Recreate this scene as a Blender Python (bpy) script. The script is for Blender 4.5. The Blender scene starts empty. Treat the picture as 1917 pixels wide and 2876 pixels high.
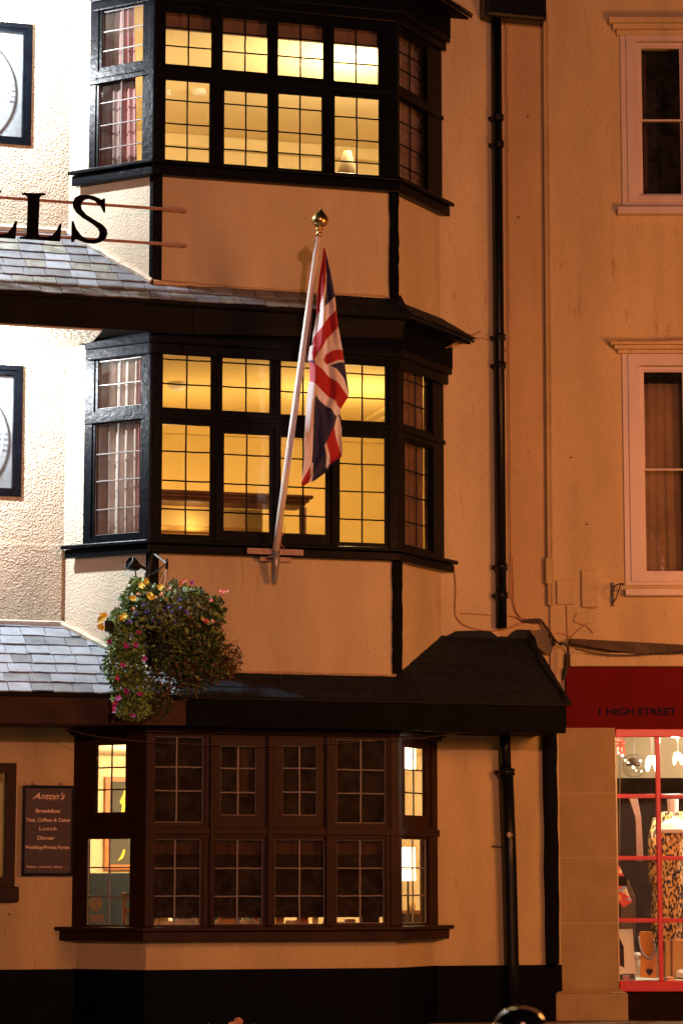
import bpy, math, random
from mathutils import Vector, Matrix
random.seed(7)
S = bpy.context.scene
COL = S.collection
PI = math.pi
# ------------------------------------------------------------------ camera
f = 7330.; cx = 958.5; cy = 1438.
th = math.radians(15.7); ph = math.atan(1042/7330)
FW = Vector((math.sin(th)*math.cos(ph), math.cos(th)*math.cos(ph), math.sin(ph)))
RT = Vector((math.cos(th), -math.sin(th), 0))
UP = RT.cross(FW)
CP = Vector((-4.17, -20.54, 1.15))
cam_d = bpy.data.cameras.new('camera'); cam = bpy.data.objects.new('camera', cam_d); COL.objects.link(cam)
cam.location = CP; cam.rotation_euler = (PI/2+ph, 0, -th)
cam_d.sensor_fit = 'VERTICAL'; cam_d.sensor_height = 36; cam_d.lens = f/2876*36
cam_d.clip_end = 500; cam_d.clip_start = .5
cam_d.dof.use_dof = True; cam_d.dof.focus_distance = 20.9; cam_d.dof.aperture_fstop = 2.8
S.camera = cam

# ------------------------------------------------------------------ materials
def mat(name, col, rough=.6, bump=None, metal=0, var=0, spec=.5, vscale=3, dirt=None, emis=None, coat=0, grain=0):
    m = bpy.data.materials.new(name); m.use_nodes = True
    nt = m.node_tree; b = nt.nodes['Principled BSDF']; L = nt.links.new
    b.inputs['Base Color'].default_value = (*col, 1); b.inputs['Roughness'].default_value = rough
    b.inputs['Metallic'].default_value = metal; b.inputs['Specular IOR Level'].default_value = spec
    b.inputs['Coat Weight'].default_value = coat
    tc = nt.nodes.new('ShaderNodeTexCoord')
    out = None
    if var:
        n = nt.nodes.new('ShaderNodeTexNoise'); n.inputs['Scale'].default_value = vscale
        n.inputs['Detail'].default_value = 8; n.inputs['Roughness'].default_value = .65
        L(tc.outputs['Object'], n.inputs['Vector'])
        r = nt.nodes.new('ShaderNodeValToRGB')
        r.color_ramp.elements[0].position = .3; r.color_ramp.elements[1].position = .7
        r.color_ramp.elements[0].color = (*[c*(1-var) for c in col], 1)
        r.color_ramp.elements[1].color = (*[min(1, c*(1+var)) for c in col], 1)
        L(n.outputs['Fac'], r.inputs['Fac']); out = r.outputs['Color']
        if dirt:
            n2 = nt.nodes.new('ShaderNodeTexNoise'); n2.inputs['Scale'].default_value = dirt[1]
            n2.inputs['Detail'].default_value = 10; n2.inputs['Roughness'].default_value = .7
            mp = nt.nodes.new('ShaderNodeMapping'); mp.inputs['Scale'].default_value = dirt[3]
            L(tc.outputs['Object'], mp.inputs['Vector']); L(mp.outputs['Vector'], n2.inputs['Vector'])
            r2 = nt.nodes.new('ShaderNodeValToRGB')
            r2.color_ramp.elements[0].position = dirt[2]; r2.color_ramp.elements[1].position = dirt[2]+.12
            mx = nt.nodes.new('ShaderNodeMix'); mx.data_type = 'RGBA'
            L(n2.outputs['Fac'], r2.inputs['Fac']); L(r2.outputs['Color'], mx.inputs['Factor'])
            L(out, mx.inputs['A']); mx.inputs['B'].default_value = (*dirt[0], 1); out = mx.outputs['Result']
        if grain:
            n3 = nt.nodes.new('ShaderNodeTexNoise'); n3.inputs['Scale'].default_value = 62; n3.inputs['Detail'].default_value = 2; n3.inputs['Roughness'].default_value = .8
            L(tc.outputs['Object'], n3.inputs['Vector'])
            r3 = nt.nodes.new('ShaderNodeMapRange'); r3.inputs['From Min'].default_value = .3; r3.inputs['From Max'].default_value = .7
            r3.inputs['To Min'].default_value = 1-grain; r3.inputs['To Max'].default_value = 1.
            L(n3.outputs['Fac'], r3.inputs['Value'])
            n4 = nt.nodes.new('ShaderNodeTexNoise'); n4.inputs['Scale'].default_value = 1.1; n4.inputs['Detail'].default_value = 6
            mp4 = nt.nodes.new('ShaderNodeMapping'); mp4.inputs['Scale'].default_value = (2.2, 2.2, .35); L(tc.outputs['Object'], mp4.inputs['Vector']); L(mp4.outputs['Vector'], n4.inputs['Vector'])
            r4 = nt.nodes.new('ShaderNodeMapRange'); r4.inputs['From Min'].default_value = .35; r4.inputs['From Max'].default_value = .65
            r4.inputs['To Min'].default_value = .82; r4.inputs['To Max'].default_value = 1.05
            L(n4.outputs['Fac'], r4.inputs['Value'])
            m5 = nt.nodes.new('ShaderNodeMath'); m5.operation = 'MULTIPLY'; L(r3.outputs[0], m5.inputs[0]); L(r4.outputs[0], m5.inputs[1])
            hs = nt.nodes.new('ShaderNodeHueSaturation'); L(out, hs.inputs['Color']); L(m5.outputs[0], hs.inputs['Value']); out = hs.outputs['Color']
        L(out, b.inputs['Base Color'])
    if bump:
        prev = None
        for (sc, st, dist, kind) in bump:
            if kind == 'v':
                n = nt.nodes.new('ShaderNodeTexVoronoi'); n.feature = 'SMOOTH_F1'; n.inputs['Scale'].default_value = sc; o = n.outputs['Distance']
            else:
                n = nt.nodes.new('ShaderNodeTexNoise'); n.inputs['Scale'].default_value = sc; n.inputs['Detail'].default_value = 5; o = n.outputs['Fac']
            L(tc.outputs['Object'], n.inputs['Vector'])
            bp = nt.nodes.new('ShaderNodeBump'); bp.inputs['Strength'].default_value = st; bp.inputs['Distance'].default_value = dist
            L(o, bp.inputs['Height'])
            if prev: L(prev.outputs['Normal'], bp.inputs['Normal'])
            prev = bp
        L(prev.outputs['Normal'], b.inputs['Normal'])
    if emis:
        b.inputs['Emission Color'].default_value = (*emis[0], 1); b.inputs['Emission Strength'].default_value = emis[1]
    return m

def glass_mat(name, tint, gl, dust=0):
    m = bpy.data.materials.new(name); m.use_nodes = True; nt = m.node_tree; nt.nodes.clear(); L = nt.links.new
    o = nt.nodes.new('ShaderNodeOutputMaterial'); mx = nt.nodes.new('ShaderNodeMixShader')
    t = nt.nodes.new('ShaderNodeBsdfTransparent'); t.inputs['Color'].default_value = (*tint, 1)
    g = nt.nodes.new('ShaderNodeBsdfGlossy'); g.inputs['Roughness'].default_value = .03
    # Schlick reflectance from the facing angle (the same on both sides of the thin sheet)
    fr = nt.nodes.new('ShaderNodeLayerWeight'); fr.inputs['Blend'].default_value = .5
    pw = nt.nodes.new('ShaderNodeMath'); pw.operation = 'POWER'; pw.inputs[1].default_value = 5
    mu = nt.nodes.new('ShaderNodeMath'); mu.operation = 'MULTIPLY_ADD'; mu.inputs[1].default_value = .9*gl; mu.inputs[2].default_value = .035*gl
    L(fr.outputs['Facing'], pw.inputs[0])
    n = nt.nodes.new('ShaderNodeTexNoise'); n.inputs['Scale'].default_value = 9; n.inputs['Detail'].default_value = 1
    tc = nt.nodes.new('ShaderNodeTexCoord'); L(tc.outputs['Object'], n.inputs['Vector'])
    bp = nt.nodes.new('ShaderNodeBump'); bp.inputs['Strength'].default_value = .25; bp.inputs['Distance'].default_value = .01
    L(n.outputs['Fac'], bp.inputs['Height']); L(bp.outputs['Normal'], g.inputs['Normal'])
    L(pw.outputs[0], mu.inputs[0]); L(mu.outputs[0], mx.inputs[0]); L(t.outputs[0], mx.inputs[1]); L(g.outputs[0], mx.inputs[2])
    if dust:
        df = nt.nodes.new('ShaderNodeBsdfDiffuse'); df.inputs['Color'].default_value = (.75, .7, .62, 1)
        n2 = nt.nodes.new('ShaderNodeTexNoise'); n2.inputs['Scale'].default_value = 7; n2.inputs['Detail'].default_value = 8; n2.inputs['Roughness'].default_value = .7
        L(tc.outputs['Object'], n2.inputs['Vector'])
        mr = nt.nodes.new('ShaderNodeMapRange'); mr.inputs['From Min'].default_value = .4; mr.inputs['From Max'].default_value = .75; mr.inputs['To Min'].default_value = dust*.15; mr.inputs['To Max'].default_value = dust
        L(n2.outputs['Fac'], mr.inputs['Value']); m2 = nt.nodes.new('ShaderNodeMixShader')
        L(mr.outputs[0], m2.inputs[0]); L(mx.outputs[0], m2.inputs[1]); L(df.outputs[0], m2.inputs[2]); L(m2.outputs[0], o.inputs[0])
    else: L(mx.outputs[0], o.inputs[0])
    return m

M = {}
M['plaster'] = mat('plaster', (.70, .60, .40), .85, [(9, .25, .02, 'n'), (95, .35, .004, 'n')], var=.06, vscale=1.2, dirt=((.48, .34, .20), 6, .60, (1.8, 1.8, .25)), grain=.24)
M['plaster_low'] = mat('plaster_low', (.64, .51, .27), .85, [(9, .25, .02, 'n'), (95, .35, .004, 'n')], var=.06, vscale=1.2, dirt=((.44, .30, .15), 6, .60, (1.8, 1.8, .25)), grain=.24)  # plaster darkened and warmed in colour for the oranger light low down
M['plaster_tan'] = mat('plaster_tan', (.62, .47, .28), .85, [(9, .3, .02, 'n'), (95, .35, .004, 'n')], var=.08, vscale=1.5, dirt=((.34, .2, .11), 7, .62, (2.5, 2.5, .3)), grain=.24)  # darker and browner than plaster, with stronger dirt streaks
M['rough'] = mat('roughcast', (.74, .66, .50), .9, [(9, .4, .03, 'n'), (75, .9, .010, 'v'), (55, .9, .016, 'n'), (130, .5, .006, 'n')], var=.07, vscale=2, dirt=((.52, .40, .25), 8, .66, (1, 1, .6)), grain=.1)
M['yellow_wall'] = mat('yellow_wall', (.70, .57, .34), .85, [(7, .25, .02, 'n'), (120, .3, .004, 'n')], var=.05, vscale=1.2, dirt=((.48, .33, .16), 6, .60, (1.8, 1.8, .25)), grain=.22)
M['stone'] = mat('painted_stone', (.37, .28, .14), .9, [(14, .3, .01, 'n'), (80, .35, .004, 'n')], var=.14, vscale=3, dirt=((.25, .17, .10), 5, .60, (3, 3, .5)))
M['joint'] = mat('joint', (.47, .36, .20), .9)
M['trim'] = mat('white_trim', (.66, .57, .55), .4, [(14, .25, .006, 'n'), (60, .2, .003, 'n')], var=.06, vscale=4, dirt=((.46, .32, .24), 9, .66, (1.5, 1.5, .5)), grain=.08)
M['rough_fine'] = mat('roughcast_fine', (.74, .66, .50), .9, [(75, .5, .008, 'v'), (50, .7, .010, 'n'), (120, .5, .006, 'n')], var=.05, vscale=2, grain=.1)
M['black'] = mat('black_timber', (.0022, .0035, .006), .34, [(18, .5, .008, 'n'), (70, .3, .003, 'n')], var=.4, vscale=8, spec=.11)  # blue mixed into the black to stand in for cool sky reflection
M['black_matt'] = mat('black_matt', (.0018, .003, .005), .6, [(18, .5, .006, 'n'), (60, .4, .004, 'n')], var=.5, vscale=5, spec=.05)  # same bluish sky reflection put into the base colour
M['iron'] = mat('cast_iron', (.004, .006, .009), .35, [(40, .3, .004, 'n')], var=.3, vscale=10, spec=.3)
M['brown'] = mat('brown_timber', (.026, .0095, .0038), .5, [(25, .35, .006, 'n')], var=.35, vscale=6, spec=.2)
M['fascia_brown'] = mat('fascia_brown', (.05, .025, .016), .65, [(10, .3, .01, 'n')], var=.35, vscale=3, spec=.2)  # left stretch of the ground fascia, its lit look put into the brown
M['fascia_dark'] = mat('fascia_dark', (.005, .005, .006), .65, [(10, .3, .01, 'n')], var=.35, vscale=3, spec=.15)
M['slate'] = mat('slate', (.30, .34, .40), .4, [(12, .35, .01, 'n'), (60, .3, .004, 'n')], var=.3, vscale=5, dirt=((.25, .25, .17), 7, .62, (1, 1, 1)))  # made paler and bluer for the floodlit left half of the roofs
M['slate_b'] = mat('slate_b', (.17, .19, .22), .45, [(12, .35, .01, 'n'), (60, .3, .004, 'n')], var=.4, vscale=6, dirt=((.22, .22, .17), 10, .58, (1, 1, 1)))
M['slate_c'] = mat('slate_c', (.21, .22, .20), .6, [(14, .5, .015, 'n'), (60, .3, .004, 'n')], var=.5, vscale=8, dirt=((.15, .145, .10), 12, .52, (1, 1, 1)))
M['slate_dark'] = mat('slate_dark', (.010, .016, .026), .7, [(12, .35, .01, 'n'), (60, .3, .004, 'n')], var=.3, vscale=5, dirt=((.5, .5, .5), 30, .72, (1, 1, 1)), spec=.2)  # unlit right half of the roofs: shade and cool sky reflection in the colour
M['mortar'] = mat('mortar', (.68, .62, .5), .9, [(25, .6, .02, 'n')], var=.15, vscale=6)
M['lead'] = mat('lead_came', (.22, .20, .19), .4, [(50, .4, .003, 'n')])
M['glass'] = glass_mat('glass', (.93, .93, .91), 1.0, dust=.02)
M['dusty'] = glass_mat('dusty_glass', (.90, .88, .84), 1.5, dust=.028)
M['room_top'] = mat('room_yellow', (.85, .70, .40), .9, [(30, .1, .004, 'n')], var=.03)
M['room_mid'] = mat('room_amber', (.82, .64, .26), .9, [(30, .1, .004, 'n')], var=.03)
M['room_low'] = mat('room_cream', (.80, .68, .44), .9, var=.04)
M['floor'] = mat('floor_wood', (.12, .06, .03), .6, var=.2)
M['darkroom'] = mat('dark_room', (.012, .012, .016), .9, var=.2)
M['curtain_red'] = mat('curtain_red', (.42, .20, .20), .9, [(20, .3, .01, 'n')], var=.2, vscale=3)
M['curtain_grey'] = mat('curtain_grey', (.26, .19, .20), .9, [(20, .3, .01, 'n')], var=.3, vscale=3)
M['curtain_net'] = mat('curtain_net', (.34, .23, .16), .9, [(20, .3, .01, 'n')], var=.2, vscale=3)
M['curtain_brown'] = mat('curtain_brown', (.24, .15, .11), .9, [(20, .3, .01, 'n')], var=.2, vscale=3)
M['curtain_pale'] = mat('curtain_pale', (.50, .42, .38), .9, [(20, .3, .01, 'n')], var=.25, vscale=4)
M['curtain_lining'] = mat('curtain_lining', (.30, .20, .19), .9, [(20, .3, .01, 'n')], var=.15, vscale=4)
M['blind'] = mat('blind', (.016, .008, .006), .85, var=.3, vscale=3, spec=.1)
M['valance'] = mat('valance', (.06, .024, .011), .85, [(40, .3, .01, 'n')], var=.25, vscale=5)
M['wood'] = mat('dark_wood', (.16, .06, .03), .5, [(22, .3, .01, 'n')], var=.35, vscale=5)
M['oak'] = mat('orange_wood', (.55, .17, .05), .5, var=.2)
M['pole'] = mat('white_pole', (.82, .76, .70), .35, [(30, .2, .004, 'n')], var=.08, vscale=6, dirt=((.45, .3, .18), 9, .66, (1, 1, .2)))
M['brass'] = mat('brass', (.80, .56, .22), .3, metal=1, coat=.5)
M['steel'] = mat('galvanised', (.34, .34, .36), .4, [(30, .3, .005, 'n')], metal=.6, var=.2, vscale=10)
M['plate'] = mat('weathered_plate', (.42, .30, .27), .6, [(30, .3, .005, 'n')], var=.25, vscale=9)
M['red'] = mat('red_paint', (.62, .022, .018), .3, [(30, .15, .004, 'n')], var=.1, coat=.4)
M['red_fascia'] = mat('red_fascia', (.13, .002, .001), .6, [(12, .2, .006, 'n')], var=.12, vscale=2, spec=.08)
M['navy'] = mat('navy_paint', (.003, .005, .035), .7, spec=.1)
M['letter'] = mat('letter_black', (.002, .002, .002), .5, spec=.04)
M['rail'] = mat('rusty_rail', (.42, .24, .17), .7, [(40, .4, .005, 'n')], var=.25, vscale=12)
M['chalk'] = mat('chalk', (.85, .62, .5), .8)
M['chalk_dim'] = mat('chalk_dim', (.3, .2, .17), .8)
M['board'] = mat('menu_board', (.035, .018, .016), .5, var=.15)
M['pave'] = mat('paving', (.20, .16, .11), .85, [(14, .4, .01, 'n'), (90, .3, .004, 'n')], var=.25, vscale=4)
M['road'] = mat('asphalt', (.05, .05, .05), .85, [(120, .6, .006, 'n')], var=.2, vscale=8)
M['white'] = mat('white_card', (.8, .76, .66), .8)
M['cable'] = mat('cable', (.05, .035, .03), .7)
M['cable_tan'] = mat('cable_painted', (.50, .30, .16), .8, var=.25, vscale=8)
M['conduit'] = mat('conduit', (.48, .38, .20), .6, var=.15, vscale=3)
M['leadsheet'] = mat('lead_sheet', (.10, .075, .055), .6, [(12, .4, .01, 'n')], var=.4, vscale=7)
M['leaf_a'] = mat('leaf_green', (.17, .30, .075), .55, var=.4, vscale=20)
M['leaf_b'] = mat('leaf_dark', (.04, .085, .03), .5, var=.4, vscale=20)
M['leaf_c'] = mat('leaf_grey', (.23, .34, .21), .5, var=.3, vscale=20)
M['leaf_d'] = mat('leaf_dry', (.085, .045, .025), .7, var=.4, vscale=20)
M['f_yellow'] = mat('petal_yellow', (.95, .76, .08), .6)
M['f_pink'] = mat('petal_coral', (.80, .20, .16), .6)
M['f_purple'] = mat('petal_purple', (.38, .015, .22), .6)
M['f_blue'] = mat('petal_blue', (.10, .08, .55), .6)
M['f_peach'] = mat('petal_peach', (.85, .45, .28), .6)
M['gloss_black'] = mat('gloss_black', (.004, .004, .005), .15, coat=.4)
M['tan_dark'] = mat('tan_panel', (.10, .07, .03), .8, var=.12)
M['lamp_dull'] = mat('lamp_dull', (.22, .15, .06), .8)
M['tan'] = mat('tan_board', (.62, .38, .12), .8, var=.08)
M['amber'] = mat('amber_card', (.70, .30, .05), .7, var=.06)
M['shade_and_wing_glow'] = mat('shade_and_wing_glow', (.9, .85, .7), .8, emis=((1, .86, .55), 6))
M['bulb'] = mat('fairy_bulb', (1, 1, 1), .5, emis=((1, .8, .5), 18))
M['picture_grey'] = mat('picture_grey', (.07,.07,.055), .7, var=.2)
M['darkglass'] = mat('darkglass', (.28,.31,.36), .3, var=.4, vscale=5)
M['disc'] = mat('white_disc', (.8, .82, .84), .5, var=.05)

def leaf_translucent(m):
    pass

# ------------------------------------------------------------------ mesh building
class Face:
    """a vertical wall plane: p0 on it, u runs right, n points outward (towards the street)"""
    def __init__(s, p0, ang):
        s.p = Vector((p0[0], p0[1])); s.a = ang
        s.u = Vector((math.cos(ang), math.sin(ang))); s.n = Vector((math.sin(ang), -math.cos(ang)))
    def P(s, u, z, w=0):
        q = s.p + s.u*u + s.n*w
        return Vector((q.x, q.y, z))
    def px(s, x, y, w=0):
        d = FW*f + RT*(x-cx) + UP*(cy-y)
        p = s.p + s.n*w
        t = ((p.x-CP.x)*s.n.x + (p.y-CP.y)*s.n.y)/(d.x*s.n.x+d.y*s.n.y)
        q = CP + d*t
        return ((Vector((q.x, q.y))-s.p).dot(s.u), q.z)

class MB:
    def __init__(s): s.v = []; s.f = []; s.mi = []; s.k = 0
    def add(s, vs, fs, mi=None):
        b = len(s.v); s.v += [tuple(v) for v in vs]
        for q in fs: s.f.append(tuple(b+i for i in q)); s.mi.append(s.k if mi is None else mi)
    def hexa(s, c):   # 8 corners: bottom 4 then top 4
        s.add(c, [(0,3,2,1),(4,5,6,7),(0,1,5,4),(1,2,6,5),(2,3,7,6),(3,0,4,7)])
    def box(s, x0, x1, y0, y1, z0, z1):
        s.hexa([(x0,y0,z0),(x1,y0,z0),(x1,y1,z0),(x0,y1,z0),(x0,y0,z1),(x1,y0,z1),(x1,y1,z1),(x0,y1,z1)])
    def fbox(s, F, u0, u1, z0, z1, w0, w1):
        s.hexa([F.P(u0,z0,w1),F.P(u1,z0,w1),F.P(u1,z0,w0),F.P(u0,z0,w0),F.P(u0,z1,w1),F.P(u1,z1,w1),F.P(u1,z1,w0),F.P(u0,z1,w0)])
    def prism(s, pts, z0, z1):
        n = len(pts)
        s.add([(p[0],p[1],z0) for p in pts]+[(p[0],p[1],z1) for p in pts],
              [tuple(range(n))[::-1], tuple(range(n,2*n))]+[(i,(i+1)%n,n+(i+1)%n,n+i) for i in range(n)])
    def fpoly(s, F, pts, w0, w1):   # polygon in (u,z) extruded outwards
        n = len(pts)
        s.add([F.P(p[0],p[1],w0) for p in pts]+[F.P(p[0],p[1],w1) for p in pts],
              [tuple(range(n)), tuple(range(n,2*n))[::-1]]+[(i,n+i,n+(i+1)%n,(i+1)%n) for i in range(n)])
    def plate(s, F, u0, u1, z0, z1, w0, w1, holes):
        us = sorted({u0,u1}|{min(max(h[k],u0),u1) for h in holes for k in (0,1)})
        zs = sorted({z0,z1}|{min(max(h[k],z0),z1) for h in holes for k in (2,3)})
        us = [a for i,a in enumerate(us) if i==0 or a-us[i-1]>1e-5]; zs = [a for i,a in enumerate(zs) if i==0 or a-zs[i-1]>1e-5]
        def solid(i, j):
            if i<0 or j<0 or i>=len(us)-1 or j>=len(zs)-1: return False
            a = (us[i]+us[i+1])/2; b = (zs[j]+zs[j+1])/2
            return not any(h[0]<a<h[1] and h[2]<b<h[3] for h in holes)
        for i in range(len(us)-1):
            for j in range(len(zs)-1):
                if not solid(i,j): continue
                a,b,c,d = us[i],us[i+1],zs[j],zs[j+1]
                s.add([F.P(a,c,w1),F.P(b,c,w1),F.P(b,d,w1),F.P(a,d,w1)],[(0,1,2,3)])
                s.add([F.P(a,c,w0),F.P(b,c,w0),F.P(b,d,w0),F.P(a,d,w0)],[(3,2,1,0)])
                for di,dj,e in ((-1,0,((a,c),(a,d))),(1,0,((b,d),(b,c))),(0,-1,((b,c),(a,c))),(0,1,((a,d),(b,d)))):
                    if not solid(i+di,j+dj):
                        (p,q),(r,t) = e
                        s.add([F.P(p,q,w0),F.P(p,q,w1),F.P(r,t,w1),F.P(r,t,w0)],[(0,1,2,3)])
    def rim(s, F, u0, u1, z0, z1, w0, w1, t):
        s.plate(F,u0,u1,z0,z1,w0,w1,[(u0+t,u1-t,z0+t,z1-t)])
    def tube(s, pts, r, n=8, cap=True):
        pts = [Vector(p) for p in pts]; rs = r if isinstance(r,(list,tuple)) else [r]*len(pts)
        ring = []; prevx = None
        for i,p in enumerate(pts):
            d = (pts[min(i+1,len(pts)-1)]-pts[max(i-1,0)])
            if d.length < 1e-9: d = Vector((0,0,1))
            d.normalize()
            x = prevx - d*prevx.dot(d) if prevx is not None else d.orthogonal()
            if x.length < 1e-6: x = d.orthogonal()
            x.normalize(); prevx = x; y = d.cross(x)
            ring.append([p+(x*math.cos(2*PI*k/n)+y*math.sin(2*PI*k/n))*rs[i] for k in range(n)])
        vs = [v for q in ring for v in q]; fs = []
        for i in range(len(pts)-1):
            for k in range(n):
                fs.append((i*n+k,i*n+(k+1)%n,(i+1)*n+(k+1)%n,(i+1)*n+k))
        if cap: fs.append(tuple(range(n))[::-1]); fs.append(tuple((len(pts)-1)*n+k for k in range(n)))
        s.add(vs, fs)
    def lathe(s, c, prof, n=24, axis=Vector((0,0,1))):
        q = axis.normalized().to_track_quat('Z','Y'); vs=[]; fs=[]
        for (r,z) in prof:
            for k in range(n):
                vs.append(Vector(c)+q@Vector((r*math.cos(2*PI*k/n), r*math.sin(2*PI*k/n), z)))
        for i in range(len(prof)-1):
            for k in range(n): fs.append((i*n+k,i*n+(k+1)%n,(i+1)*n+(k+1)%n,(i+1)*n+k))
        s.add(vs,fs)
    def build(s, name, m, parent=None, smooth=False, bevel=0):
        me = bpy.data.meshes.new(name); me.from_pydata(s.v, [], s.f)
        ms = m if isinstance(m,(list,tuple)) else [m]
        for q in ms: me.materials.append(M[q] if isinstance(q,str) else q)
        for p,i in zip(me.polygons, s.mi): p.material_index = i; p.use_smooth = smooth
        me.update()
        o = bpy.data.objects.new(name, me); COL.objects.link(o)
        if parent: o.parent = parent; 
        if bevel:
            b = o.modifiers.new('bevel','BEVEL'); b.width = bevel; b.segments = 2; b.limit_method='ANGLE'; b.angle_limit=math.radians(40)
        return o

def tag(o, label, cat, group=None):
    o['label'] = label; o['category'] = cat
    if group: o['group'] = group
    return o
def thing(name, label, cat, group=None):
    o = bpy.data.objects.new(name, None); COL.objects.link(o); o.empty_display_size = .2
    return tag(o, label, cat, group)

# plan of the building --------------------------------------------------
D = .60; XR = 2.06; LC = D*math.sqrt(2)
FM = Face((0, D), 0)                      # main wall
FF = Face((0, 0), 0)                      # bay front
FL = Face((-D, D), -PI/4)                 # left cant, u from 0 to LC
FR = Face((XR, 0), PI/4)                  # right cant
uq, _ = FM.px(1545, 2000)
FG = Face((0, .47), 0)                     # ground-floor wall, nearer the street
FB = Face((uq, D-.02), -th)               # neighbouring shop building, square to the street view
XQ = uq

def offpoly(w):
    return [(-D-1.41421*w, D), (-.41421*w, -w), (XR+.41421*w, -w), (XR+D+1.41421*w, D)]
def bayband(mb, z0, z1, w0, w1, parts=(0,1,2), tl=0., tr=1.):
    """one continuous moulding round the three sides of the bay; tl, tr trim its ends on the canted sides"""
    a = offpoly(w0); b = offpoly(w1)
    lerp = lambda p, q, t: (p[0]+(q[0]-p[0])*t, p[1]+(q[1]-p[1])*t)
    if tl: a[0] = lerp(a[0], a[1], tl); b[0] = lerp(b[0], b[1], tl)
    if tr < 1: a[3] = lerp(a[2], a[3], tr); b[3] = lerp(b[2], b[3], tr)
    pts = [b[i] for i in range(4)] + [a[i] for i in range(3, -1, -1)]
    n = 8; vs = [(p[0], p[1], z0) for p in pts]+[(p[0], p[1], z1) for p in pts]
    fs = [(0,7,6,1),(1,6,5,2),(2,5,4,3),(8,9,14,15),(9,10,13,14),(10,11,12,13)]
    fs += [(i,(i+1)%n,n+(i+1)%n,n+i) for i in range(n)]
    mb.add(vs, fs)

# ============================================================ THE INN
inn = thing('timber_framed_inn', 'tall cream rendered inn with black canted bay windows and slate skirt roofs', 'inn')

zs2 = FF.px(800, 481)[1]; zs2b = FF.px(800, 522)[1]     # sill second floor
zs1 = FF.px(800, 1532)[1]; zs1b = FF.px(800, 1568)[1]
zs0 = FF.px(800, 2602)[1]; zs0b = FF.px(800, 2642)[1]
zp = .47
YE1 = .20; YE0 = .30
zE1 = FF.px(700, 857, YE1)[1]          # eave of upper skirt roof (slate bottom)
zE0 = FF.px(700, 1956, YE0)[1]
zE2 = FM.px(1315, 42)[1]
S1 = .86; S0 = .68
hd2 = zE2-.22; hd1 = zE1-.26; hd0 = zE0-.24    # soffit level
top = 9.6

# -- main walls
def pxrect(F, x0, x1, yt, yb, w=0):
    xm = (x0+x1)/2; ym = (yt+yb)/2
    return (F.px(x0, ym, w)[0], F.px(x1, ym, w)[0], F.px(xm, yb, w)[1], F.px(xm, yt, w)[1])
WLu = pxrect(FM, -120, 90, 60, 402); WLm = pxrect(FM, -150, 63, 1022, 1392); WLg = pxrect(FG, -150, 44, 2142, 2490)
mb = MB()
mb.plate(FM, -6, -D, 3.0, top, -.25, 0, [WLu, WLm])
mb.build('roughcast_wall', 'rough', inn)
mb = MB()
mb.plate(FG, -6, -.47, 0, hd0+.02, -.25, 0, [WLg])
mb.build('lower_wall', 'plaster_low', inn)
mb = MB(); mb.fbox(FM, -6, -D, hd0, 3.0, -.25, 0); mb.build('roughcast_wall', 'rough', inn)
mb = MB(); mb.plate(FG, XR+.47, XQ+.035, 0, hd0+.02, -.25, 0, []); mb.build('lower_wall', 'plaster_low', inn)
mb = MB(); mb.plate(FM, XR+D, 3.17, hd0, top, -.25, 0, []); mb.build('right_wall', 'plaster', inn)
mb = MB(); mb.plate(FM, 3.17, XQ+.02, hd0, top, -.25, -.012, []); mb.build('stained_wall', 'plaster_tan', inn)
for (a, b) in ((0, zs0b+.01), (hd0+.001, zs1b+.01), (hd1+.05, zs2b+.01), (hd2, top)):
    mb = MB(); bayband(mb, a, b, -.18, 0); mb.build('bay_wall', 'plaster' if a else 'plaster_low', inn)
for (a, b) in ((hd0+.002, zs1b), (hd1+.06, zs2b)):
    mb = MB(); mb.fbox(FL, .0, LC-.02, a, b, -.1, .0025); mb.build('bay_side_wall', 'rough_fine', inn)
UL2 = FL.px(258, 260)[0]; UL1 = FL.px(243, 1220)[0]
for (a, b, u) in ((zs2b, hd2+.01, UL2), (zs1b, hd1+.06, UL1)):
    mb = MB(); mb.fbox(FL, 0, u, a, b, -.15, .0); mb.build('bay_side_wall', 'rough', inn)
# string ledge of thicker roughcast under the first-floor window on the left
zl = FM.px(90, 1532)[1]
mb = MB(); mb.fbox(FM, -6, -D-.02, zE0, zl, 0, .03); mb.build('wall_ledge', 'rough', inn)
# ground floor opening reveal left
# -- plinth
mb = MB(); bayband(mb, 0, zp, .002, .03); mb.fbox(FG, -6, -.47-.02, 0, zp-.002, .002, .03); mb.fbox(FG, XR+.47+.02, XQ+.02, 0, zp-.002, .002, .03)
mb.build('plinth', 'black_matt', inn, bevel=.008)

# -- wobble strips for old timbers
def wobbly_v(mb, F, u0, u1, z0, z1, w0, w1, j=.005, n=14):
    vs = []; fs = []
    for i in range(n+1):
        z = z0+(z1-z0)*i/n; a = u0+random.uniform(-j, j); b = u1+random.uniform(-j, j)
        vs += [F.P(a,z,w1), F.P(b,z,w1), F.P(b,z,w0), F.P(a,z,w0)]
    for i in range(n):
        for k in range(4): fs.append((i*4+k, i*4+(k+1)%4, i*4+4+(k+1)%4, i*4+4+k))
    fs += [(3,2,1,0), (n*4, n*4+1, n*4+2, n*4+3)]
    mb.add(vs, fs)

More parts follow.
